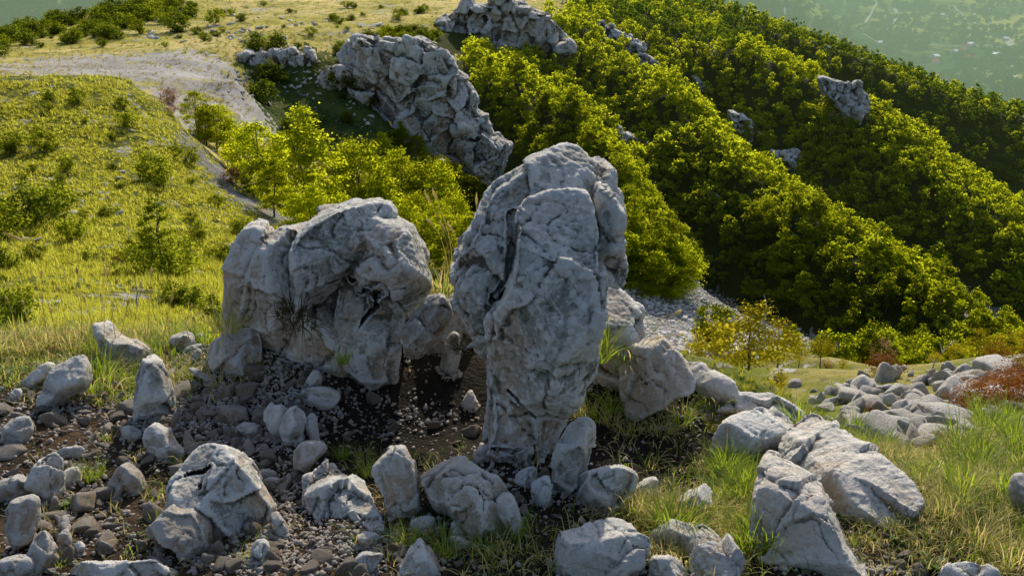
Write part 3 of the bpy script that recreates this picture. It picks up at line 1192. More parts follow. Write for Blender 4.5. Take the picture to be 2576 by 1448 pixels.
    def house(w, l, h, rh, roof):
        root = link('house', None)
        V = np.array([(x, y, z) for z in (-2, h) for x, y in ((-w, -l), (w, -l), (w, l), (-w, l))], float)
        F = [(0, 1, 5, 4), (1, 2, 6, 5), (2, 3, 7, 6), (3, 0, 4, 7)]
        G = np.concatenate([V, [(0, -l, h + rh), (0, l, h + rh)]])
        link('wall', make_mesh('wall', G, [np.array(F), np.array([(4, 5, 8), (6, 7, 9)])], [wm], False), root)
        e = .5
        R = np.array([(-w - e, -l - e, h - .2), (w + e, -l - e, h - .2), (w + e, l + e, h - .2), (-w - e, l + e, h - .2), (0, -l - e, h + rh + .25), (0, l + e, h + rh + .25)])
        link('roof', make_mesh('roof', R, [np.array([(0, 4, 5, 3), (1, 2, 5, 4)])], [roof], False), root)
        for x in (-w * .5, w * .5):
            q = np.array([(x - .7, -l - .08, 1.2), (x + .7, -l - .08, 1.2), (x + .7, -l - .08, 2.8), (x - .7, -l - .08, 2.8)])
            link('window', make_mesh('window', q, np.array([(0, 1, 2, 3)]), [gm], False), root)
        return root

    for px, py, w, l, h, roof, lab in ((2425, 126, 6, 5, 6, r1, 'hazy red roofed house at the centre of the valley village, below the white one'),
                                       (2443, 117, 6, 5, 4, r2, 'white roofed house at the top of the valley village'),
                                       (2415, 133, 6, 4, 5, r1, 'small orange roofed house left of the village centre'),
                                       (2432, 150, 7, 5, 6, r1, 'wide red roofed house at the lower side of the village'),
                                       (2447, 147, 4, 5, 5, r1, 'narrow tiled house right of the wide red roofed house'),
                                       (2505, 141, 11, 6, 4, r2, 'long white roofed shed right of the village'),
                                       (2490, 152, 6, 5, 4, r1, 'low red roofed house beneath the long white shed'),
                                       (2352, 147, 8, 5, 5, r2, 'grey roofed house at the left edge of the village'),
                                       (2355, 160, 7, 5, 5, r1, 'red roofed house lowest on the left by the wooded ridge'),
                                       (2402, 134, 5, 4, 4, r2, 'little white roofed hut left of the orange roofed house'),
                                       (2372, 42, 5, 4, 4, r2, 'lonely white hut in the meadow high above the village'),
                                       (2420, 0, 8, 4, 4, r2, 'white building at the very top of the valley view'),
                                       (2216, 112, 5, 4, 4, r2, 'white hut beside the road left of the valley meadow'),
                                       (2528, 105, 5, 4, 5, r2, 'white house by the pale yard on the right')):
        p = vhit([px], [py])[0]
        if np.isnan(p).any():
            continue
        o = house(w * 1.0, l * .9, h * .9, 2.2, roof)
        o.location = p
        o.rotation_euler.z = 1.2 + math.sin(px) * .6
        tag(o, lab, 'house', 'houses of the valley village')


build_valley()
# ------------------------------------------------------------------ foreground rocks: implicit solids from traced outlines
def TL(*p): return [(x / 2, y / 2) for x, y in p]
def BL(*p): return [(x / 2, y / 2 + 724) for x, y in p]
def BR(*p): return [(x / 2 + 1288, y / 2 + 724) for x, y in p]
def CC(*p): return [((x / 1.0725 + 800) * .62891, (y / 1.0725 + 600) * .62891) for x, y in p]


def smooth_poly(P, k=1):
    """a little corner cutting so that outlines do not look cut with a knife"""
    P = np.asarray(P, float)
    for _ in range(k):
        a, b = P, np.roll(P, -1, 0)
        P = np.stack([a * .8 + b * .2, a * .2 + b * .8], 1).reshape(-1, 2)
    return P


class Lobe:
    def __init__(s, poly, T=None, w=0.0, rnd=.8, facets=5, sink=0.0, flat=1.0):
        s.poly, s.T, s.w, s.rnd, s.facets, s.sink, s.flat = poly, T, w, rnd, facets, sink, flat


def solid(lobes, base, seed, tilt=0.0, res=None, k=.005, amp=1.0, cracks=(), depth=None, feat=1.0, blocky=0.0, lift=0.0):
    """-> V, F in world space, origin.  base = (px, py) where it meets the ground in front; depth overrides the distance"""
    r = np.random.default_rng(seed)
    if depth is None:
        g = hit([base[0]], [base[1]])[0]
    else:
        g = at(base[0], base[1], depth)
    g = g + np.array([0, 0, lift])
    ct, st = math.cos(tilt), math.sin(tilt)
    U = np.array([1., 0, 0])
    Vv = np.array([0, st, ct])
    W = np.array([0, -ct, st])                      # towards us
    def trace(g):
        out = []
        for L in lobes:
            q = smooth_poly(L.poly)
            d = ray(q[:, 0], q[:, 1])
            t = (g @ W) / (d @ W)
            p = d * t[:, None] - g
            out.append(np.stack([p @ U, p @ Vv], 1))
        return out
    outl = trace(g)
    if tilt < .5:                                   # the outline belongs to the middle of the rock, its foot stands in front of that
        sz = (np.concatenate(outl).max(0) - np.concatenate(outl).min(0)).max()
        push = max(((L.T if L.T is not None else .42) * (uv.max(0) - uv.min(0)).min()) * .5 + L.w * sz for L, uv in zip(lobes, outl))
        g = g - W * max(push, 0)
        outl = trace(g)
    allp = np.concatenate(outl)
    lo, hi = allp.min(0), allp.max(0)
    size = (hi - lo).max()
    infos = []
    for L, uv in zip(lobes, outl):
        e = (uv.max(0) - uv.min(0))
        T = (L.T if L.T is not None else .42) * min(e)
        infos.append((uv, T, L.w * size))
    wlo = min(w - T for _, T, w in infos)
    whi = max(w + T for _, T, w in infos)
    dist = np.linalg.norm(g)
    h = res or max(dist * .0016, size / 170)
    pad = 3 * h
    u = np.arange(lo[0] - pad, hi[0] + pad + h, h)
    v = np.arange(lo[1] - pad, hi[1] + pad + h, h)
    w = np.arange(wlo - pad, whi + pad + h, h)
    Ug, Vg = np.meshgrid(u, v, indexing='ij')
    F = None
    wb = w[None, None, :]
    warp = fbm(np.stack([Ug / size * 5 + seed, Vg / size * 5, Ug * 0], -1), 3) * size * .02
    for L, (uv, T, w0) in zip(lobes, infos):
        D = -poly_sdf(uv, Ug, Vg) + warp * .6
        R = max(D.max() * L.rnd, h * 2)
        a = np.maximum(0, 1 - D / R)[:, :, None]
        q = (a ** 3 + np.abs((wb - w0) / T) ** 3) ** (1 / 3) - 1
        f = q * min(R, T)
        ins = np.argwhere(f < 0)
        if len(ins) > 30 and L.facets:
            pts = np.stack([u[ins[:, 0]], v[ins[:, 1]], w[ins[:, 2]]], 1)
            if len(pts) > 6000:
                pts = pts[r.choice(len(pts), 6000, False)]
            for _ in range(L.facets):
                n = r.normal(size=3)
                n[2] = abs(n[2]) + .8
                n /= np.linalg.norm(n)
                pr = pts @ n
                o = np.quantile(pr, r.uniform(.84, .975))
                f = np.maximum(f, (Ug * n[0] + Vg * n[1])[:, :, None] + wb * n[2] - o)
        if F is None:
            F = f
        else:
            hh = np.clip(.5 + .5 * (F - f) / (k * size), 0, 1)
            F = F * (1 - hh) + f * hh - k * size * hh * (1 - hh)
    for pl, wd in cracks:
        q = np.asarray(pl, float)
        d = ray(q[:, 0], q[:, 1])
        t = (g @ W) / (d @ W)
        p = d * t[:, None] - g
        cu = np.stack([p @ U, p @ Vv], 1)
        dd = np.full(Ug.shape, 9.0)
        for i in range(len(cu) - 1):
            e = cu[i + 1] - cu[i]
            wx, wy = Ug - cu[i, 0], Vg - cu[i, 1]
            tt = np.clip((wx * e[0] + wy * e[1]) / (e @ e), 0, 1)
            dd = np.minimum(dd, np.hypot(wx - e[0] * tt, wy - e[1] * tt))
        dd = dd + np.abs(warp) * .5 + .25 * wd * size * fbm(np.stack([Ug / size * 14, Vg / size * 14, Ug * 0], -1), 2)
        wid = .75 * wd * size * (1 + .9 * fbm(np.stack([Ug / size * 9 + 2, Vg / size * 9, Ug * 0], -1), 2))
        front = wb > (wlo + whi) / 2 - .1 * size
        dep = F + .10 * size                           # only so deep
        F = np.where(front, np.maximum(F, np.minimum((wid - dd)[:, :, None] * 1.0, dep)), F)
    V, Q = surface_nets(F, np.array([u[0], v[0], w[0]]), h)
    # displacement: broad bulges, chipped steps, sharp ribs, pits
    s = .55 * (size / 1.1) ** .65 * feat
    N = vnormals(V, Q)
    P = V + seed * 3.1
    wp = P + .10 * s * np.stack([fbm(P / (s * .5) + 5, 2), fbm(P / (s * .5) + 9, 2), fbm(P / (s * .5) + 13, 2)], -1)
    d = .055 * s * fbm(P * (1, 1, .6) / (s * .6), 3)
    f1, f2, tl = worley(wp * (1, 1, .7) / (s * .55), True)
    d += .125 * s * tl * (1 + .5 * blocky)
    f1, f2, tl = worley(wp / (s * .19) + 7, True)
    d += .014 * s * tl * (1 + .5 * blocky)
    n1 = np.abs(perlin(wp * (1, 1, .22) / (s * .30)))                     # upright fissures
    d -= .045 * s * np.exp(-n1 / .045) * sm(fbm(P / s * .8 + 3, 2), -.05, .25)
    n2 = np.abs(perlin(wp * (.5, .5, 1.3) / (s * .30) + 11))               # bedding ledges
    d -= .024 * s * np.exp(-n2 / .04) * sm(fbm(P / s + 23, 2), -.05, .2)
    d -= .03 * s * np.maximum(0, .5 - worley(P / (s * .17))[0]) * sm(fbm(P / s * 1.5 + 31, 2), .02, .2)
    d *= .35 + .65 * np.abs(N[:, 2])                # keep the traced outline
    V = V + N * (d * amp)[:, None]
    N = vnormals(V, Q)
    P = V + seed * 1.7
    f1, f2, tl = worley(P / (s * .085), True)
    d = .006 * s * tl + .014 * s * (ridged(P / (s * .07), 3) - .55) + .010 * s * fbm(P / (s * .03), 2)
    V = V + N * (d * amp)[:, None]
    # how deep a spot lies below the smoothed surface: for shade painted into creases
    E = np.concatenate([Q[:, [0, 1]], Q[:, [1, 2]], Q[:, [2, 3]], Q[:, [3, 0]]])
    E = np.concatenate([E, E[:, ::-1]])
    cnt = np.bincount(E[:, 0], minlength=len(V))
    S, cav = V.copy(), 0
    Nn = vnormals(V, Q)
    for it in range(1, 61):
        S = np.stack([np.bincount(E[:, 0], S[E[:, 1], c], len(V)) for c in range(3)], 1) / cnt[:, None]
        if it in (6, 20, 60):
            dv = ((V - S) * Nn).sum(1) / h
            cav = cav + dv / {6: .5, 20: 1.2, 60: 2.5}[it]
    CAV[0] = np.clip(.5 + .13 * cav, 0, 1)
    wv = g + V[:, :1] * U + V[:, 1:2] * Vv + V[:, 2:3] * W
    return wv, Q, g


ROCKS = []
CAV = [None]


def rock(name, label, mat, lobes, base, seed, parts=(), cat='rock', group=None, **kw):
    V, Q, g = solid(lobes, base, seed, **kw)
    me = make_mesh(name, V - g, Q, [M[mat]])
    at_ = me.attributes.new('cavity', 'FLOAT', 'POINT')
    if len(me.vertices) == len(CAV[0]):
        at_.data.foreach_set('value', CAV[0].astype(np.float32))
    o = link(name, me, loc=g)
    tag(o, label, cat, group)
    ROCKS.append((o, g))
    return o


# ---- the left standing boulder, split by a deep cleft
def big_rocks():
    A = [Lobe(CC((130, 560), (250, 420), (420, 380), (640, 300), (860, 380), (960, 520), (950, 640), (860, 900), (700, 990), (560, 960), (420, 900), (300, 880), (160, 820)), .30, -.26, .5, 4),
         Lobe(CC((95, 700), (90, 520), (120, 470), (145, 390), (190, 358), (265, 362), (290, 400), (250, 470), (200, 560), (170, 690), (165, 880), (85, 870)), .55, -.10, .7, 6),
         Lobe(CC((265, 375), (320, 350), (400, 350), (420, 400), (395, 470), (420, 560), (445, 640), (400, 700), (395, 760), (415, 900), (340, 960), (250, 930), (205, 880), (160, 860), (165, 660), (205, 540), (240, 450)), .5, -.03, .75, 7),
         Lobe(CC((405, 400), (425, 330), (475, 275), (560, 252), (640, 230), (690, 240), (740, 233), (790, 250), (835, 300), (800, 360), (700, 420), (650, 520), (630, 620), (600, 650), (595, 730), (530, 740), (495, 650), (450, 590), (415, 500)), .55, .0, .75, 8),
         Lobe(CC((650, 330), (690, 280), (760, 292), (850, 320), (895, 370), (930, 430), (960, 480), (1000, 560), (1005, 610), (960, 640), (900, 660), (850, 700), (760, 680), (690, 620), (640, 560)), .55, .035, .7, 9),
         Lobe(CC((580, 600), (590, 560), (640, 555), (760, 600), (860, 610), (885, 700), (865, 800), (855, 950), (835, 1090), (740, 1120), (650, 1050), (630, 900), (560, 800), (575, 740)), .5, .05, .7, 10),
         Lobe(CC((520, 800), (570, 765), (640, 800), (660, 900), (655, 1060), (560, 1080), (505, 1000)), .55, .03, .8, 6)]
    A.append(Lobe(CC((300, 640), (430, 600), (560, 700), (660, 800), (690, 1000), (560, 1080), (420, 1030), (290, 960), (240, 840)), .5, -.09, .5, 5))
    cr = [(CC((690, 590), (735, 575), (760, 590), (800, 555), (850, 540), (895, 545)), .012), (CC((760, 600), (770, 640), (720, 690), (690, 740)), .012),
          (CC((805, 480), (825, 510), (822, 530)), .008), (CC((860, 600), (880, 650), (900, 690)), .010), (CC((690, 820), (710, 900), (745, 1000)), .005),
          (CC((395, 430), (405, 520), (440, 590), (500, 680)), .014), (CC((545, 555), (590, 545)), .010), (CC((310, 470), (320, 500), (300, 530)), .008)]
    rock('boulder', 'broad grey dome-topped boulder with deep cracks, left of the tall pillar rock', 'rock', A, (950, 985), 3, cracks=cr, cat='boulder', res=.0068)

    B = [Lobe(CC((1075, 600), (1088, 490), (1140, 445), (1180, 360), (1228, 250), (1270, 200), (1350, 160), (1430, 112), (1500, 78), (1580, 35), (1650, 42), (1700, 85), (1745, 120), (1780, 150), (1792, 190), (1785, 230), (1828, 262), (1815, 340), (1820, 440), (1848, 520), (1842, 590), (1800, 615), (1740, 600), (1700, 700), (1690, 900), (1450, 950), (1240, 900), (1150, 780), (1085, 660)), .40, -.12, .5, 8),
         Lobe(CC((1345, 290), (1375, 200), (1460, 172), (1600, 140), (1675, 165), (1695, 230), (1700, 330), (1722, 440), (1695, 560), (1682, 620), (1668, 680), (1682, 760), (1692, 830), (1680, 880), (1640, 940), (1615, 1050), (1545, 1120), (1480, 1080), (1430, 1090), (1380, 1020), (1300, 970), (1235, 900), (1235, 760), (1228, 665), (1300, 585), (1325, 480), (1345, 380)), .55, .13, .6, 10),
         Lobe(CC((1240, 880), (1300, 940), (1380, 1000), (1440, 1050), (1452, 1170), (1405, 1205), (1425, 1330), (1330, 1400), (1250, 1400), (1222, 1290), (1235, 1170), (1255, 1050)), .6, .10, .7, 8),
         Lobe(CC((1082, 650), (1140, 520), (1230, 420), (1320, 300), (1345, 400), (1310, 560), (1240, 680), (1240, 900), (1200, 890), (1150, 780), (1100, 710)), .5, -.03, .7, 7),
         Lobe(CC((1690, 250), (1740, 140), (1785, 240), (1825, 270), (1815, 400), (1845, 530), (1835, 590), (1760, 600), (1705, 560), (1700, 400)), .6, -.04, .8, 6)]
    B.append(Lobe(CC((1232, 860), (1420, 900), (1640, 900), (1630, 1040), (1560, 1150), (1475, 1230), (1440, 1340), (1330, 1410), (1240, 1410), (1218, 1280), (1232, 1100)), .5, 0, .55, 7))
    B.append(Lobe(CC((1235, 740), (1400, 880), (1600, 820), (1700, 780), (1700, 930), (1650, 1010), (1500, 1075), (1340, 1010), (1240, 930)), .6, -.02, .6, 5))
    cr = [(CC((1690, 210), (1712, 330), (1705, 440), (1712, 560), (1690, 600)), .008), (CC((1560, 970), (1590, 1030)), .006), (CC((1345, 300), (1340, 420), (1310, 560), (1250, 640)), .010),
          (CC((1330, 960), (1390, 1010), (1440, 1080)), .012), (CC((1600, 120), (1660, 125), (1690, 170)), .006), (CC((1260, 1180), (1340, 1190), (1400, 1180)), .004)]
    rock('pillar_rock', 'tallest rock, a grey and tan weathered limestone pillar with white lichen patches', 'rock', B, (1280, 1180), 8, cracks=cr, cat='boulder', res=.0068)

    C = [Lobe(CC((1690, 600), (1760, 590), (1850, 640), (1900, 720), (1912, 770), (1905, 860), (1860, 960), (1830, 1080), (1690, 1090), (1660, 980), (1678, 880), (1690, 800), (1668, 720)), .6, .0, .8, 7)]
    rock('boulder', 'grey boulder with a white lichen crown leaning against the right side of the pillar', 'rock', C, (1590, 985), 12, cat='boulder')
    C = [Lobe(CC((1800, 930), (1825, 860), (1900, 835), (1960, 828), (1990, 808), (2060, 878), (2112, 940), (2105, 1000), (2030, 1035), (1970, 1095), (1935, 1155), (1840, 1170), (1805, 1060)), .55, 0, .75, 8)]
    rock('boulder', 'slanting grey boulder right of the pillar, beside the white rock rib', 'rock', C, (1600, 1058), 13, cat='boulder',
         cracks=[(CC((1880, 950), (1905, 965), (1930, 940)), .01)])
    C = [Lobe(CC((1850, 660), (1860, 648), (1900, 665), (1915, 700), (1895, 735), (1870, 700)), .8, 0, .9, 4)]
    rock('rock', 'small pale rock perched on the right shoulder beside the pillar', 'rock_white', C, (1600, 960), 14)
    D = [Lobe(CC((880, 745), (960, 652), (1040, 624), (1082, 680), (1080, 735), (1000, 855), (900, 925), (862, 890), (880, 850), (860, 800)), .5, 0, .6, 10)]
    rock('wedge_rock', 'brownish wedge of rock jammed in the gap between the two great boulders', 'rock_brown', D, (1030, 915), 15, depth=hit([1000], [1060])[0][1], cracks=[(CC((900, 800), (930, 820), (950, 870)), .008)])
    D = [Lobe(CC((930, 700), (980, 650), (1040, 625), (1100, 640), (1140, 740), (1210, 880), (1210, 1010), (1080, 1040), (940, 1030), (880, 930)), .3, 0, .6, 5)]  # rock added behind the gap to block the sun
    rock('rock', 'added rock keeping the sun out of the hollow between the two great boulders', 'rock_brown', D, (1100, 960), 17, depth=4.25)
    D = [Lobe(CC((1025, 965), (1040, 850), (1080, 785), (1115, 800), (1115, 900), (1090, 990)), .6, 0, .8, 6)]
    rock('rock', 'narrow shaded rock standing in the dark hollow under the wedge rock', 'rock_brown', D, (1140, 950), 16)


big_rocks()


# ---- the pale rib of rock on the right
def rib():
    def R(lab, poly, base, seed, tilt, T=.3, fac=6, **kw):
        pts = BR(*poly)
        top = min(pts, key=lambda p: p[1])
        a = hit([base[0] / 2 + 1288], [base[1] / 2 + 724])[0]
        b = hit([top[0]], [top[1] + 6])[0]
        if b[1] < 6 and seed != 35:
            tilt = math.atan2(b[1] - a[1], b[2] - a[2] + .05)
        rock('rock_rib', lab, 'rock_white', [Lobe(BR(*poly), T, 0, .7, fac)], (base[0] / 2 + 1288, base[1] / 2 + 724), seed, tilt=tilt, amp=.7, lift=.05, cat='rock slab', **kw)
    R('white sunlit slab at the far top end of the rib by the slanting boulder', [(890, 385), (940, 375), (1000, 410), (1060, 440), (1120, 480), (1180, 525), (1260, 550), (1220, 590), (1120, 580), (1000, 530), (920, 480), (890, 440)], (1050, 560), 31, 1.6, .2)
    R('pale rock hump in the upper rib with a green leaf beside it', [(980, 600), (1040, 560), (1150, 550), (1250, 555), (1320, 528), (1380, 555), (1430, 590), (1475, 640), (1485, 690), (1400, 680), (1300, 640), (1200, 630), (1100, 620)], (1200, 630), 32, 1.55, .24)
    R('pale pitted rock slab in the middle of the rib, above the grass pocket', [(995, 840), (1000, 760), (1060, 700), (1150, 650), (1280, 618), (1400, 635), (1495, 680), (1450, 730), (1390, 750), (1310, 785), (1230, 815), (1150, 850), (1020, 880)], (1150, 850), 33, 1.6, .24)
    R('long white rock slab running down the right side of the rock rib', [(1280, 840), (1370, 735), (1450, 690), (1500, 678), (1570, 700), (1630, 760), (1720, 850), (1800, 888), (1870, 920), (1920, 990), (2000, 1050), (2070, 1120), (2112, 1200), (2165, 1340), (2050, 1330), (1950, 1250), (1850, 1160), (1700, 1110), (1600, 1030), (1500, 980), (1380, 900)], (1900, 1330), 34, 1.65, .22, 3)
    R('big humped white rock at the lower front of the rib, above the grass strip', [(1185, 1200), (1198, 1060), (1230, 940), (1300, 855), (1370, 880), (1450, 960), (1550, 1030), (1640, 1075), (1650, 1115), (1750, 1200), (1872, 1290), (1840, 1340), (1825, 1440), (1650, 1420), (1480, 1350), (1320, 1350), (1210, 1290)], (1600, 1440), 35, 1.35, .22, 4)


rib()

